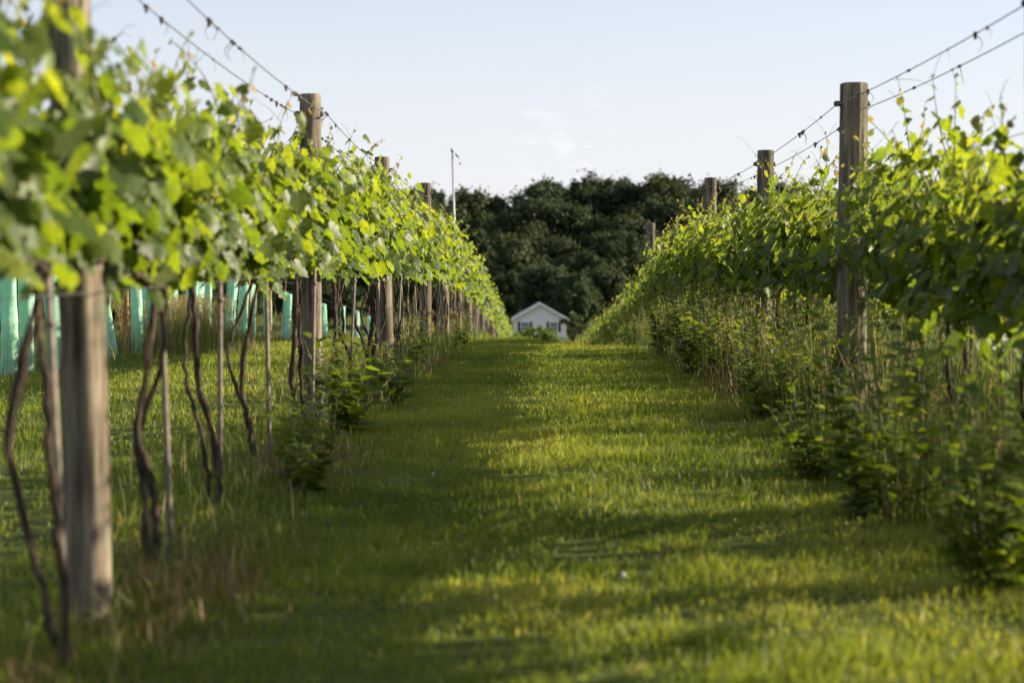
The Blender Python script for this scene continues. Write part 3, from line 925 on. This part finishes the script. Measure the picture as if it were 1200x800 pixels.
LEAFM = [M['leaf'], M['cane'], M['young']]
def make_vine(seed, kind, trunks=None, hgt=None, gap=None):
    """built at the origin, row along y"""
    rng = np.random.default_rng(seed)
    t = empty('grape_vine', (0, 0, 0))
    width = 1.78 if kind == 'L' else 1.72
    if trunks is None:
        trunks = []
        base = rng.normal(size=2) * .03
        for q in range(2):
            d = (-1 if q else 1) * (.03 + .06 * rng.random())
            trunks.append(([(base[0], base[1], -.06), (base[0] + d * .6 + rng.normal() * .025, base[1] + d * .6, .30), (base[0] + d + rng.normal() * .04, base[1] + d * 1.6, .62), (d * .4, d * 2.2, 1.0)],
                           .021 + .008 * rng.random(), .013))
        if kind == 'L' and rng.random() < .6:
            q = rng.normal(size=4) * .05
            trunks.append(([(q[0], .12 + q[1], -.05), (q[0] * .5, .2 + q[1], .5), (q[2], .3 + q[3], 1.04)], .013, .009))
    for pts, r0, r1 in trunks:
        trunk_mesh(rng, pts, r0, r1).build('trunk', M['bark'], t)
    mb = MB()
    for s in (-1, 1):
        pts = [(trunks[0][0][-1][0] * .6, trunks[0][0][-1][1], .985), (.02 * rng.normal() + .05, s * .3, 1.03 + .02 * rng.normal()), (.06, s * .58, 1.02), (.06, s * .84, 1.03)]
        mb.add(*tube(spline(pts, 9), np.linspace(.014, .008, 9), 6, wob=.12, rng=rng))
    mb.build('cordon', M['bark'], t)
    if kind == 'L':
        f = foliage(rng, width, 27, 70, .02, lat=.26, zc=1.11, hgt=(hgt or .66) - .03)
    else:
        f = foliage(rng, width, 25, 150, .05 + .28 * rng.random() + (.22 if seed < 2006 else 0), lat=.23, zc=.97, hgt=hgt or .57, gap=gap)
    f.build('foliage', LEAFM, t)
    for q in range(6 if kind == 'L' else 6):
        H = .24 + .26 * rng.random()
        s = shoot_mesh(rng, H, (rng.normal() * .10, rng.normal() * .13)).build('shoot', LEAFM, t)
        s.location = (rng.normal() * .12, (rng.random() - .5) * width, (1.52 if kind == 'L' else 1.42) - (.66 - (hgt or .66)) + .10 * rng.random())
    return t

# hand-laid trunks for the nearest vines of the bare-trunked row (x sideways, z up, from the photo)
near_trunks = {
    0: [([(0.02, 0.0, -.06), (.0, .02, .35), (-.02, 0, .7), (.02, .05, 1.0)], .022, .014)],
    1: [([(0.0, 0, -.06), (-.03, 0, .4), (.01, 0, .75), (.04, 0, 1.0)], .024, .015)],
    2: [([(0.09, .0, -.06), (.00, .05, .25), (-.07, .05, .55), (-.01, .05, .85), (.04, .1, 1.02)], .021, .013),
        ([(.12, -.1, -.06), (.09, -.1, .4), (.06, -.1, .75), (.03, -.05, 1.0)], .019, .012)],
    3: [([(0.05, 0, -.06), (.045, .02, .28), (-.005, 0, .5), (.03, .02, .78), (.05, .05, 1.02)], .022, .015),
        ([(0.02, .03, -.06), (-.01, .1, .3), (-.02, .1, .5), (.07, .08, .75), (.08, .05, 1.0)], .016, .012)],
    4: [([(0.06, 0, -.06), (.05, 0, .25), (-.03, .02, .55), (-.045, 0, .85), (-.06, .0, 1.02)], .024, .016),
        ([(0.03, .05, -.06), (-.03, .1, .3), (-.1, .1, .6), (-.08, .1, .95)], .014, .010)],
    5: [([(0.03, 0, -.06), (-.01, 0, .22), (-.05, .0, .45), (-.02, 0, .72), (.04, .0, 1.0)], .023, .015),
        ([(-.02, .0, .32), (-.09, .02, .45), (-.13, .05, .62), (-.06, .05, .82), (.0, .05, .98)], .012, .010)],
    6: [([(-.04, 0, -.06), (-.05, .02, .4), (-.03, .03, .75), (-.03, .05, 1.0)], .026, .017),
        ([(.02, .06, -.06), (-.01, .1, .4), (-.02, .1, .8), (0, .1, 1.0)], .017, .012)],
}
VL = [2.3, 3.85, 5.45, 7.05, 8.65, 10.15, 11.95] + list(np.arange(13.55, 123, 1.62))
VR = list(np.arange(2.2, 92, 1.56))
def vine_label(y, posts, row, k):
    """where a vine stands, told by the posts of its row"""
    i = int(np.searchsorted(posts, y))
    before = i - 1
    return before

def row_labels(ys, posts, row, first_seen):
    out, cnt = [], {}
    num = ['first', 'second', 'third', 'fourth', 'fifth', 'sixth', 'seventh', 'eighth']
    for y in ys:
        i = int(np.searchsorted(posts, y))
        if y < first_seen:
            out.append(('leafy grapevine ahead of the nearest post of the %s row' % row, 'near')); continue
        if i > 4:
            out.append(('distant grapevine in the far stretch of the %s row, beyond its fourth post' % row, 'far')); continue
        k = cnt.get(i, 0); cnt[i] = k + 1
        nm = ['', 'nearest', 'second', 'third', 'fourth'][i] if i else ''
        if i == 0:
            out.append(('%s leafy grapevine this side of the nearest post of the %s row' % (num[k], row), 'mid'))
        else:
            out.append(('%s grapevine beyond the %s post of the %s row' % (num[k], nm, row), 'mid'))
    return out
def ground_slope_set(o, x, y):
    o.location = (x, y, gz(x, y))

stake_mesh = {}
for q in range(3):
    rng = np.random.default_rng(50 + q)
    mb = MB(); mb.add(*tube([(0, 0, -.2), (.004 * rng.normal(), 0, .4), (0.006 * rng.normal(), 0, .8), (0, 0, 1.22)], [.0105, .011, .0105, .0095], 7, wob=.08, rng=rng))
    mb.add(*tube([(0, -.012, .93), (.0, 0, .94), (0, .012, .93)], [.013, .016, .013], 6))
    stake_mesh[q] = mb.data('training_stake', M['stakemetal'])

labs = row_labels(VL, POST_L, 'bare-trunked', 0)
protoL = []
for i, y in enumerate(VL):
    lab = labs[i][0]
    x = XL + RNG.normal() * .02
    if i < 16:
        v = make_vine(1000 + i, 'L', near_trunks.get(i), (.42, .42, .44, .48, .53, .56, .58, .60, .62)[min(i, 8)])
        if i >= 7:
            protoL.append(v)
    else:
        v = copy_tree(protoL[i % len(protoL)])
        v.rotation_euler = (0, 0, math.pi * (i % 2))
    v.scale = (1, 1, 1.0 + RNG.normal() * .025 + (.065 if i < 5 else 0.02 if i < 8 else 0))
    ground_slope_set(v, x, y)
    tag(v, lab, 'grapevine', 'vines of the bare-trunked row')
    s = bpy.data.objects.new('training_stake', stake_mesh[i % 3])
    COL.objects.link(s)
    sx = x + (0.05 + .05 * RNG.random() if i < 7 else RNG.normal() * .06)
    s.location = (sx, y + .08, gz(sx, y + .08))
    s.rotation_euler = (RNG.normal() * .025, RNG.normal() * .03, RNG.random() * 6)
    sl_ = lab.replace('leafy grapevine', 'grapevine').replace('distant grapevine', 'distant vine')
    if 'beyond the' in sl_ and 'distant' not in sl_:
        sl_ = sl_.replace('grapevine beyond', 'vine beyond').replace(' of the bare-trunked row', ', bare-trunked row')
    sl_ = sl_.replace(', beyond its fourth post', '').replace('in the far stretch of the', 'far along the').replace('this side of', 'before').replace('ahead of', 'before')
    tag(s, 'thin grey training stake by the ' + sl_, 'stake', 'training stakes of the bare-trunked row')

labs = row_labels(VR, POST_R[1:], 'weedy', 0)
protoR = []
for i, y in enumerate(VR):
    x = XR + .06 + RNG.normal() * .025
    if i < 14:
        v = make_vine(2000 + i, 'R', gap=(12.45 - y) if abs(12.45 - y) < 1.3 else None)
        if i >= 6:
            protoR.append(v)
    else:
        v = copy_tree(protoR[i % len(protoR)])
        v.rotation_euler = (0, 0, math.pi * (i % 2))
    v.scale = (1, 1, (1.0 + RNG.normal() * .03) * (1 - .10 * min(1, max(0, (y - 26) / 12))))
    ground_slope_set(v, x, y)
    tag(v, labs[i][0], 'grapevine', 'vines of the weedy row')

# the next row beyond the weedy one, seen in scraps through it
XR2 = XR + 3.45
for i, y in enumerate(np.arange(9, 46, 1.6)):
    v = copy_tree(protoR[(i * 3 + 1) % len(protoR)])
    v.rotation_euler = (0, 0, math.pi * ((i + 1) % 2))
    ground_slope_set(v, XR2, y)
    tag(v, 'grapevine of the next row, seen in scraps through the weedy row', 'grapevine', 'vines of the next row beyond the weedy row')

# ================================================================ the young row: teal grow tubes, canes, wooden stakes, wires
TUBES = [17.0, 17.6, 18.2, 18.9, 19.4, 20.25, 20.8, 21.7, 22.6, 23.5, 24.6, 25.3, 26.5, 27.5, 28.6, 29.5, 31.0, 32.0, 32.9, 33.7, 34.5, 36.0, 37.4, 38.9, 41.3, 44.5, 48.6, 53, 57, 61]
nums = ['first', 'second', 'third', 'fourth', 'fifth', 'sixth', 'seventh', 'eighth', 'ninth', 'tenth', 'eleventh', 'twelfth', 'thirteenth', 'fourteenth', 'fifteenth', 'sixteenth', 'seventeenth', 'eighteenth', 'nineteenth', 'twentieth', 'twenty-first', 'twenty-second', 'twenty-third', 'twenty-fourth', 'twenty-fifth', 'twenty-sixth', 'twenty-seventh', 'twenty-eighth', 'twenty-ninth', 'thirtieth', 'thirty-first', 'thirty-second']
def make_tube(seed, x, y, H, r, lean, label):
    rng = np.random.default_rng(seed)
    t = empty('grow_tube', (x, y, gz(x, y)))
    tag(t, label, 'grow tube', 'grow tubes of the young row')
    n, s = 12, 20
    th = np.linspace(0, 2 * np.pi, s, endpoint=False)
    zz = np.linspace(-.03, H, n)
    ph = rng.random(5) * 6.28
    rr = r * (1 + .16 * np.sin(2 * th + ph[0] + zz[:, None] * 1.5) + .07 * np.sin(3 * th + ph[1] - zz[:, None] * 4) + .05 * np.sin(5 * th + ph[2] + 7 * zz[:, None]) + .02 * rng.normal(size=(n, s)))
    ztop = zz[:, None] + (zz[:, None] / H) ** 8 * .03 * np.sin(th + ph[3])
    mb = MB()
    for inner in (0, 1):
        r_ = rr - .003 * inner
        V = np.stack([lean[0] * zz[:, None] + r_ * np.cos(th), lean[1] * zz[:, None] + r_ * np.sin(th), ztop], -1).reshape(-1, 3)
        T = []
        for i in range(n - 1):
            for j in range(s):
                k = (j + 1) % s
                q = [(i * s + j, i * s + k, (i + 1) * s + k), (i * s + j, (i + 1) * s + k, (i + 1) * s + j)]
                T += q if not inner else [p[::-1] for p in q]
        mb.add(V, T)
    mb.build('sleeve', M['tube'], t)
    mb = MB()
    cx, cy_ = -r * .62, -.035
    mb.add(*tube([(cx, cy_, -.2), (cx + lean[0] * .4, cy_, .6), (cx + lean[0] + .02 * rng.normal(), cy_, H + .25 + .3 * rng.random())], [.008, .008, .006], 6))
    mb.build('cane', M['bamboo'], t)
for i, y in enumerate(TUBES):
    rng = np.random.default_rng(300 + i)
    H = 1.0 + .12 * rng.random() - (.10 if y > 32 else 0)
    wide = .105 if i in (24,) else (.066 + .014 * rng.random())
    lab = '%s teal plastic grow tube along the young row behind the bare trunks' % nums[i]
    if i == 24: lab = 'wide crumpled pale teal grow tube in the young row behind the second post'
    make_tube(300 + i, XY + rng.normal() * .06, y, H, wide, (rng.normal() * .06, rng.normal() * .05), lab)
for i, (y, xo, r, h) in enumerate(((19.6, -3.4, .03, 1.6), (21.0, -3.4, .03, 1.5), (24.2, 0, .034, 1.95), (25.0, -.2, .026, 1.85), (28.2, -.1, .022, 1.8), (37.1, 0.05, .040, 1.9), (34.1, .1, .022, 1.4), (30.3, -.2, .020, 1.6))):
    rng = np.random.default_rng(400 + i)
    x = XY + xo
    mb = MB()
    P = np.array([(0, 0, -.2), (.01 * rng.normal(), 0, h * .4), (.02 * rng.normal(), 0, h)])
    mb.add(*tube(spline(P, 7), r, 12, wob=.03, rng=rng))
    o = mb.build('wooden_stake', M['stakewood'], None, loc=(x, y, gz(x, y)))
    o.rotation_euler = (0, rng.normal() * .012, 0)
    lab = ['orange-brown round stake in the far young row, nearest of its pair', 'orange-brown round stake in the far young row, farther of its pair',
           'tallest orange-brown round stake among the teal tubes, beside the thick near post', 'thinner orange stake right behind the tall one among the teal tubes',
           'slim brown stake behind the golden grass clump', 'thick orange stake between teal tubes near the second post', 'short slim orange stake between two teal tubes', 'slim brown stake standing out of the golden grass'][i]
    tag(o, lab, 'stake', 'wooden stakes of the young rows')
for h, nm in ((1.08, 'upper'), (.90, 'lower')):
    ys = [14, 19, 24.2, 31, 37.1, 44, 52, 62]
    make_wire('y', [XY] * len(ys), ys, [gz(XY, y) + h + .12 for y in ys], '%s plain wire strung above the teal tubes of the young row' % nm, 'trellis wires', r=.0022, sag=.02)
for i, y in enumerate(np.arange(17.5, 46, 3.1)):
    make_tube(340 + i, XY - 3.5 + .05 * (i % 3), y, .9, .07, (.03 * (i % 2), .02), '%s teal grow tube of the farther young row, glimpsed between trunks' % nums[i])

# ================================================================ grass
def blades(rng, x, y, h, wd, lean_amt, wind=(0.0, 0.0)):
    n = len(x)
    z = ground(x, y) - .006
    a = rng.random(n) * 2 * np.pi
    sx, sy = np.cos(a), np.sin(a)
    b = rng.random(n) * 2 * np.pi
    lm = h * lean_amt * rng.random(n)
    lx, ly = np.cos(b) * lm + wind[0] * h, np.sin(b) * lm + wind[1] * h
    V = np.empty((n, 5, 3), np.float32)
    V[:, 0] = np.stack([x - sx * wd / 2, y - sy * wd / 2, z], 1)
    V[:, 1] = np.stack([x + sx * wd / 2, y + sy * wd / 2, z], 1)
    mx, my, mz = x + lx * .30, y + ly * .30, z + h * .58
    V[:, 2] = np.stack([mx - sx * wd * .42, my - sy * wd * .42, mz], 1)
    V[:, 3] = np.stack([mx + sx * wd * .42, my + sy * wd * .42, mz], 1)
    V[:, 4] = np.stack([x + lx, y + ly, z + h * (1 - .35 * (lm / np.maximum(h, 1e-5)) ** 2)], 1)
    T = np.array([(0, 1, 3), (0, 3, 2), (2, 3, 4)])[None] + (np.arange(n) * 5)[:, None, None]
    return V.reshape(-1, 3), T.reshape(-1, 3)

def scatter(rng, x0, x1, y0, y1, dens):
    n = int((x1 - x0) * (y1 - y0) * dens)
    return x0 + (x1 - x0) * rng.random(n), y0 + (y1 - y0) * rng.random(n)

rng = np.random.default_rng(77)
mb = MB()
for (x0, x1, y0, y1, dens, wk) in (
        (-1.9, 2.6, 3.2, 8, 5200, .005), (-1.9, 2.6, 8, 13, 4600, .0052), (-1.9, 2.6, 13, 20, 3200, .0062), (-1.9, 2.6, 20, 30, 2000, .008), (-1.9, 2.6, 30, 48, 1200, .011),
        (-5.2, -1.9, 5, 14, 900, .008), (-5.4, -1.9, 14, 26, 1000, .009), (-6.5, -1.9, 26, 48, 500, .012),
        (2.6, 5.2, 4, 30, 350, .010)):
    x, y = scatter(rng, x0, x1, y0, y1, dens)
    clump = vnoise(x, y, 5.0, 9) * .6 + vnoise(x, y, 1.3, 8) * .5
    keep = rng.random(len(x)) < np.clip(.55 + (clump - .45) * 1.4, .25, 1)
    x, y, clump = x[keep], y[keep], clump[keep]
    clump = clump + 1.1 * np.clip(vnoise(x, y, 2.7, 51) - .72, 0, 1)          # ranker tufts here and there
    n = len(x)
    h = (.026 + .036 * rng.random(n) ** 1.4) * (.30 + 1.4 * clump) * (1 + 1.0 * (rng.random(n) < .02))
    var = np.clip(.20 + .42 * rng.random(n) + .55 * (vnoise(x, y, 2.1, 21) - .5) + .55 * (vnoise(x, y, .6, 22) - .5), 0, .86)
    var[rng.random(n) < .01 + .12 * np.clip(vnoise(x, y, 3.3, 23) - .55, 0, 1)] = 1.0
    V, T = blades(rng, x, y, h, wk * (.7 + .6 * rng.random(n)), 1.15)
    mb.add(V, T, 0, np.repeat(var, 5))
tag(mb.build('grass', M['grass']), 'mown green grass of the aisles between the vine rows', 'grass', kind='stuff')

# taller grass left standing under the rows, with seed heads on the weedy side
def seed_heads(rng, x, y, H, mb, mi, var):
    """thin stems carrying loose panicles"""
    k = np.array([(-.5, 0, 0), (.5, 0, 0), (0.0, 1, .1)]); kt = np.array([(0, 1, 2)])
    for xi, yi, hi in zip(x, y, H):
        z = gz(xi, yi)
        l = rng.normal(size=2) * .14 * hi
        P = spline([(xi, yi, z), (xi + l[0] * .3, yi + l[1] * .3, z + hi * .6), (xi + l[0], yi + l[1], z + hi)], 5)
        mb.add(*tube(P, np.linspace(.0022, .0012, 5), 3, cap=False), mi, var)
        m = 16
        t = rng.random(m)
        pp = P[3] + (P[4] - P[3]) * t[:, None]
        d = unit(rng.normal(size=(m, 3)) + [0, 0, .9])
        V, T, kk = place(k, kt, pp, d, rng.normal(size=(m, 3)), np.stack([np.full(m, .006), .022 + .02 * rng.random(m), np.full(m, .01)], 1))
        mb.add(V, T, mi, np.clip(var + rng.normal() * .05, 0, 1))
mb = MB()
for (x0, x1, y0, y1, dens, h0, h1, wd) in ((1.65, 3.05, 4, 14, 420, .2, .50, .0085), (1.55, 3.05, 14, 30, 420, .2, .52, .010), (1.4, 3.0, 30, 60, 200, .2, .5, .014), (1.75, 2.85, 4, 14, 260, .3, 1.0, .008), (1.65, 2.85, 14, 30, 260, .3, 1.0, .010), (1.4, 2.8, 30, 60, 160, .2, .8, .014),
                                           (2.8, 4.6, 6, 30, 120, .12, .5, .010)):
    x, y = scatter(rng, x0, x1, y0, y1, dens)
    c = vnoise(x, y, 1.4, 31)
    if x1 < 3 and h1 > .6:
        c = np.clip((vnoise(y, y * 0, .55, 33) - .34) * 2.2, 0, 1) * .75 + .25 * c
        keep = rng.random(len(x)) < .22 + .78 * c
        x, y, c = x[keep], y[keep], c[keep]
    edge = np.clip((x - 1.35) / .5, .25, 1)
    n = len(x)
    h = (h0 + (h1 - h0) * rng.random(n) ** 1.6) * (.35 + .95 * c) * edge
    var = np.clip(.18 + .5 * rng.random(n) + .25 * (c - .5), 0, .85); var[rng.random(n) < .07] = 1
    V, T = blades(rng, x, y, h, wd * (.6 + .7 * rng.random(n)), .8)
    mb.add(V, T, 0, np.repeat(var, 5))
for (x0, x1, y0, y1, dens) in ((1.6, 2.7, 6, 16, 12), (1.5, 2.7, 16, 30, 13), (1.4, 2.7, 30, 55, 9), (2.8, 4.6, 8, 30, 6)):
    x, y = scatter(rng, x0, x1, y0, y1, dens)
    seed_heads(rng, x, y, .45 + .6 * rng.random(len(x)), mb, 0, .93)
x, y = scatter(rng, 1.55, 1.95, 10.6, 22, 15)
seed_heads(rng, x, y, .4 + .5 * rng.random(len(x)), mb, 0, .95)
tag(mb.build('tall_grass', M['tallgrass']), 'rank tall grass with straw seed heads under the weedy row', 'grass', kind='stuff')
mb = MB()
for (x0, x1, y0, y1, dens, h0, h1, wd) in ((-1.85, -1.0, 4, 14, 260, .06, .26, .007), (-1.85, -1.0, 14, 34, 330, .08, .34, .009), (-1.85, -.95, 34, 70, 160, .1, .36, .013),
                                           (-5.4, -4.5, 16, 50, 120, .08, .26, .011)):
    x, y = scatter(rng, x0, x1, y0, y1, dens)
    c = vnoise(x, y, 1.1, 41)
    n = len(x)
    h = (h0 + (h1 - h0) * rng.random(n) ** 1.7) * (.4 + 1.0 * c)
    var = np.clip(.25 + .5 * rng.random(n), 0, .85); var[rng.random(n) < .10] = 1
    V, T = blades(rng, x, y, h, wd * (.6 + .7 * rng.random(n)), .8)
    mb.add(V, T, 0, np.repeat(var, 5))
x, y = scatter(rng, -5.6, -4.5, 16, 46, 10)
seed_heads(rng, x, y, .25 + .35 * rng.random(len(x)), mb, 0, .93)
x, y = scatter(rng, -1.8, -1.05, 11, 40, 8)
seed_heads(rng, x, y, .25 + .3 * rng.random(len(x)), mb, 0, .92)
tag(mb.build('strip_grass', M['tallgrass']), 'uneven unmown grass strip at the foot of the bare trunks', 'grass', kind='stuff')
# dead brown grass where the strip was sprayed
mb = MB()
for (cx, cy_, sx, sy, n, h0) in ((-1.15, 6.6, .13, .4, 600, .12), (-1.30, 7.4, .2, .5, 500, .09), (-1.2, 10.4, .18, .6, 600, .12), (-1.25, 15.0, .18, 1.2, 600, .13), (-1.2, 21, .18, 2.2, 900, .16), (-1.3, 5.0, .2, .6, 400, .1), (1.75, 15.5, .2, 1.2, 250, .3)):
    x = cx + rng.normal(size=n) * sx; y = cy_ + rng.normal(size=n) * sy
    V, T = blades(rng, x, y, h0 * (.4 + 1.0 * rng.random(n)), .006 * (.6 + .8 * rng.random(n)), 1.0)
    mb.add(V, T, 0, np.repeat(rng.random(n), 5))
tag(mb.build('dry_grass', M['dry']), 'dead brown grass in patches at the feet of the vines', 'grass', kind='stuff')

# the golden clump standing before the young row
cl = empty('grass_clump', (XY + .35, 25.9, gz(XY + .35, 25.9)))
tag(cl, 'tall golden-topped grass clump standing in front of the teal tubes', 'grass clump')
mb = MB(); ms_ = MB()
n = 3600
x = rng.normal(size=n) * .5; y = rng.normal(size=n) * .8
V, T = blades(rng, x + cl.location.x, y + cl.location.y, (.26 + .36 * rng.random(n)) * np.exp(-(x / .9) ** 2), .009 * (.6 + .6 * rng.random(n)), .45)
V = V - np.array(cl.location); mb.add(V, T, 0, np.repeat(np.clip(.3 + .55 * rng.random(n), 0, .86), 5))
mb.build('blades', M['tallgrass'], cl)
n = 620
seed_heads(rng, cl.location.x + rng.normal(size=n) * .45, cl.location.y + rng.normal(size=n) * .7, .50 + .26 * rng.random(n), ms_, 0, .97)
o = ms_.build('seed_heads', M['tallgrass'], cl)
o.matrix_parent_inverse = Matrix.Translation(cl.location).inverted()

# ================================================================ broad-leaved weeds
WV = np.array([(0, 0, 0), (-.2, .25, .03), (.2, .25, .03), (0, .3, -.02), (-.22, .55, .0), (.22, .55, .0), (0, .6, -.05), (0, 1, -.16)])
WT = np.array([(0, 3, 1), (0, 2, 3), (1, 3, 4), (3, 6, 4), (2, 5, 3), (3, 5, 6), (4, 6, 7), (6, 5, 7)])
def make_weed(seed, H, spread, nst, leafk, broad):
    rng = np.random.default_rng(seed)
    t = empty('leafy_weed', (0, 0, 0))
    st, lf = MB(), MB()
    for i in range(nst):
        an = rng.random() * 6.28
        hh = H * (.6 + .4 * rng.random()); rr = spread * rng.random() ** .5
        P = spline([(rr * .25 * math.cos(an), rr * .25 * math.sin(an), -.02), (rr * .6 * math.cos(an), rr * .6 * math.sin(an), hh * .5), (rr * math.cos(an), rr * math.sin(an), hh)], 7)
        st.add(*tube(P, np.linspace(.005, .002, 7), 5))
        m = 15
        u = np.linspace(.12, 1, m)
        pp = np.stack([np.interp(u, np.linspace(0, 1, 7), P[:, k]) for k in range(3)], 1)
        a2 = np.arange(m) * 2.4 + rng.random()
        out = np.stack([np.cos(a2), np.sin(a2), .25 + 0 * a2], 1)
        nrm = np.stack([-np.cos(a2) * .3, -np.sin(a2) * .3, 1 + 0 * a2], 1) + rng.normal(size=(m, 3)) * .25
        sz = leafk * (1.1 - .6 * u) * (.8 + .4 * rng.random(m))
        if broad:
            V, T, k = place(LV, LT, pp, out, nrm, sz)
        else:
            V, T, k = place(WV, WT, pp, out, nrm, sz)
        lf.add(V, T, 0, np.repeat(.2 + .8 * rng.random(m), k))
    st.build('stem', M['cane'], t)
    lf.build('foliage', M['weed'], t)
    return t
def put(o, x, y, label, group=None, rz=0, s=1):
    o.location = (x, y, gz(x, y)); o.rotation_euler = (0, 0, rz); o.scale = (s, s, s)
    tag(o, label, 'weed', group)
w0 = make_weed(61, .62, .30, 12, .20, False); put(w0, -1.14, 12.3, 'big bright green weed with long leaves at the foot of the second post')
w1 = make_weed(62, .50, .26, 9, .17, False); put(w1, -1.05, 14.6, 'smaller long-leaved weed just beyond the big one by the second post')
w2 = make_weed(63, .30, .22, 8, .12, False); put(w2, -1.22, 10.9, 'low long-leaved weed on this side of the second post')
wk = [make_weed(70 + q, (.85, .5, .6, .95)[q], (.30, .22, .34, .2)[q], (12, 7, 9, 8)[q], (.095, .11, .085, .10)[q], q % 2 == 0) for q in range(4)]
first = [True] * 4
spots = [(rng.random() * .75 + 1.62, yy + rng.normal() * .2) for yy in np.arange(7.2, 42, .62) if vnoise(yy, 0, .55, 33) > .42]
spots += [(1.45 + .6 * rng.random(), q_) for q_ in (6.7, 7.1, 7.9, 8.3, 8.6, 9.6, 10.1, 10.4, 11.6, 12.0, 13.4, 13.8)] + [(1.6 + .7 * rng.random(), 14 + 24 * rng.random() ** 1.2) for k in range(44)]
spots = [p for p in spots if not (10.9 < p[1] < 12.7 and p[0] < 2.02)]
for i, (x, y) in enumerate(spots):
    q = i % 4 if y < 14 else (0, 3, 0, 2)[i % 4]
    o = wk[q] if first[q] else copy_tree(wk[q]); first[q] = False
    zone = 'before its thickest post' if y < 13.1 else ('just past its thickest post' if y < 17.7 else ('past its slim second post' if y < 23 else 'past its third post'))
    put(o, x, y, ('bushy lobed-leaf weed' if q % 2 == 0 else 'upright narrow-leaf weed') + ' in the weedy row, %s' % zone, 'weeds under the weedy row', i * 1.3, .75 + .5 * rng.random())
for i, y in enumerate([9.3, 11.6, 16.4, 17.9, 20.2, 22.4, 24.7, 27.0, 30.0]):
    o = copy_tree(wk[(i * 3) % 4])
    put(o, -1.2 + rng.normal() * .12, y, 'low weed among the bare trunks, %s' % ('this side of the second post' if y < 12.7 else 'past the second post'), 'low weeds along the bare-trunked row', i * 2.1, .55 + .25 * rng.random())

# ================================================================ white clover blossoms in the lawn
mb = MB()
th = np.linspace(0, 2 * np.pi, 9, endpoint=False)
ring = []
for (r_, z_) in ((.003, .045), (.009, .05), (.011, .057), (.008, .064), (.003, .067)):
    ring.append(np.stack([r_ * np.cos(th), r_ * np.sin(th), z_ + .002 * np.sin(th * 4)], 1))
Vc = np.concatenate(ring); Tc = []
for i in range(4):
    for j in range(9):
        k = (j + 1) % 9
        Tc += [(i * 9 + j, i * 9 + k, (i + 1) * 9 + k), (i * 9 + j, (i + 1) * 9 + k, (i + 1) * 9 + j)]
Tc += [(36, 36 + j, 36 + j + 1) for j in range(1, 8)]
mb.add(Vc, Tc, 0)
mb.add(*tube([(0, 0, 0), (.002, 0, .025), (0, 0, .046)], .0014, 4), 1)
cme = mb.data('clover_blossom', [M['clover'], M['cane']])
for i in range(8):
    y = 6 + 12 * rng.random() ** 1.3
    x = -1.0 + 2.4 * rng.random() if i % 3 else -1.0 + .7 * rng.random()
    o = bpy.data.objects.new('clover_blossom', cme); COL.objects.link(o)
    o.location = (x, y, gz(x, y)); s = .55 + .4 * rng.random(); o.scale = (s, s, s)
    tag(o, 'tiny white clover blossom in the mown grass of the aisle', 'flower', 'clover blossoms in the aisle')
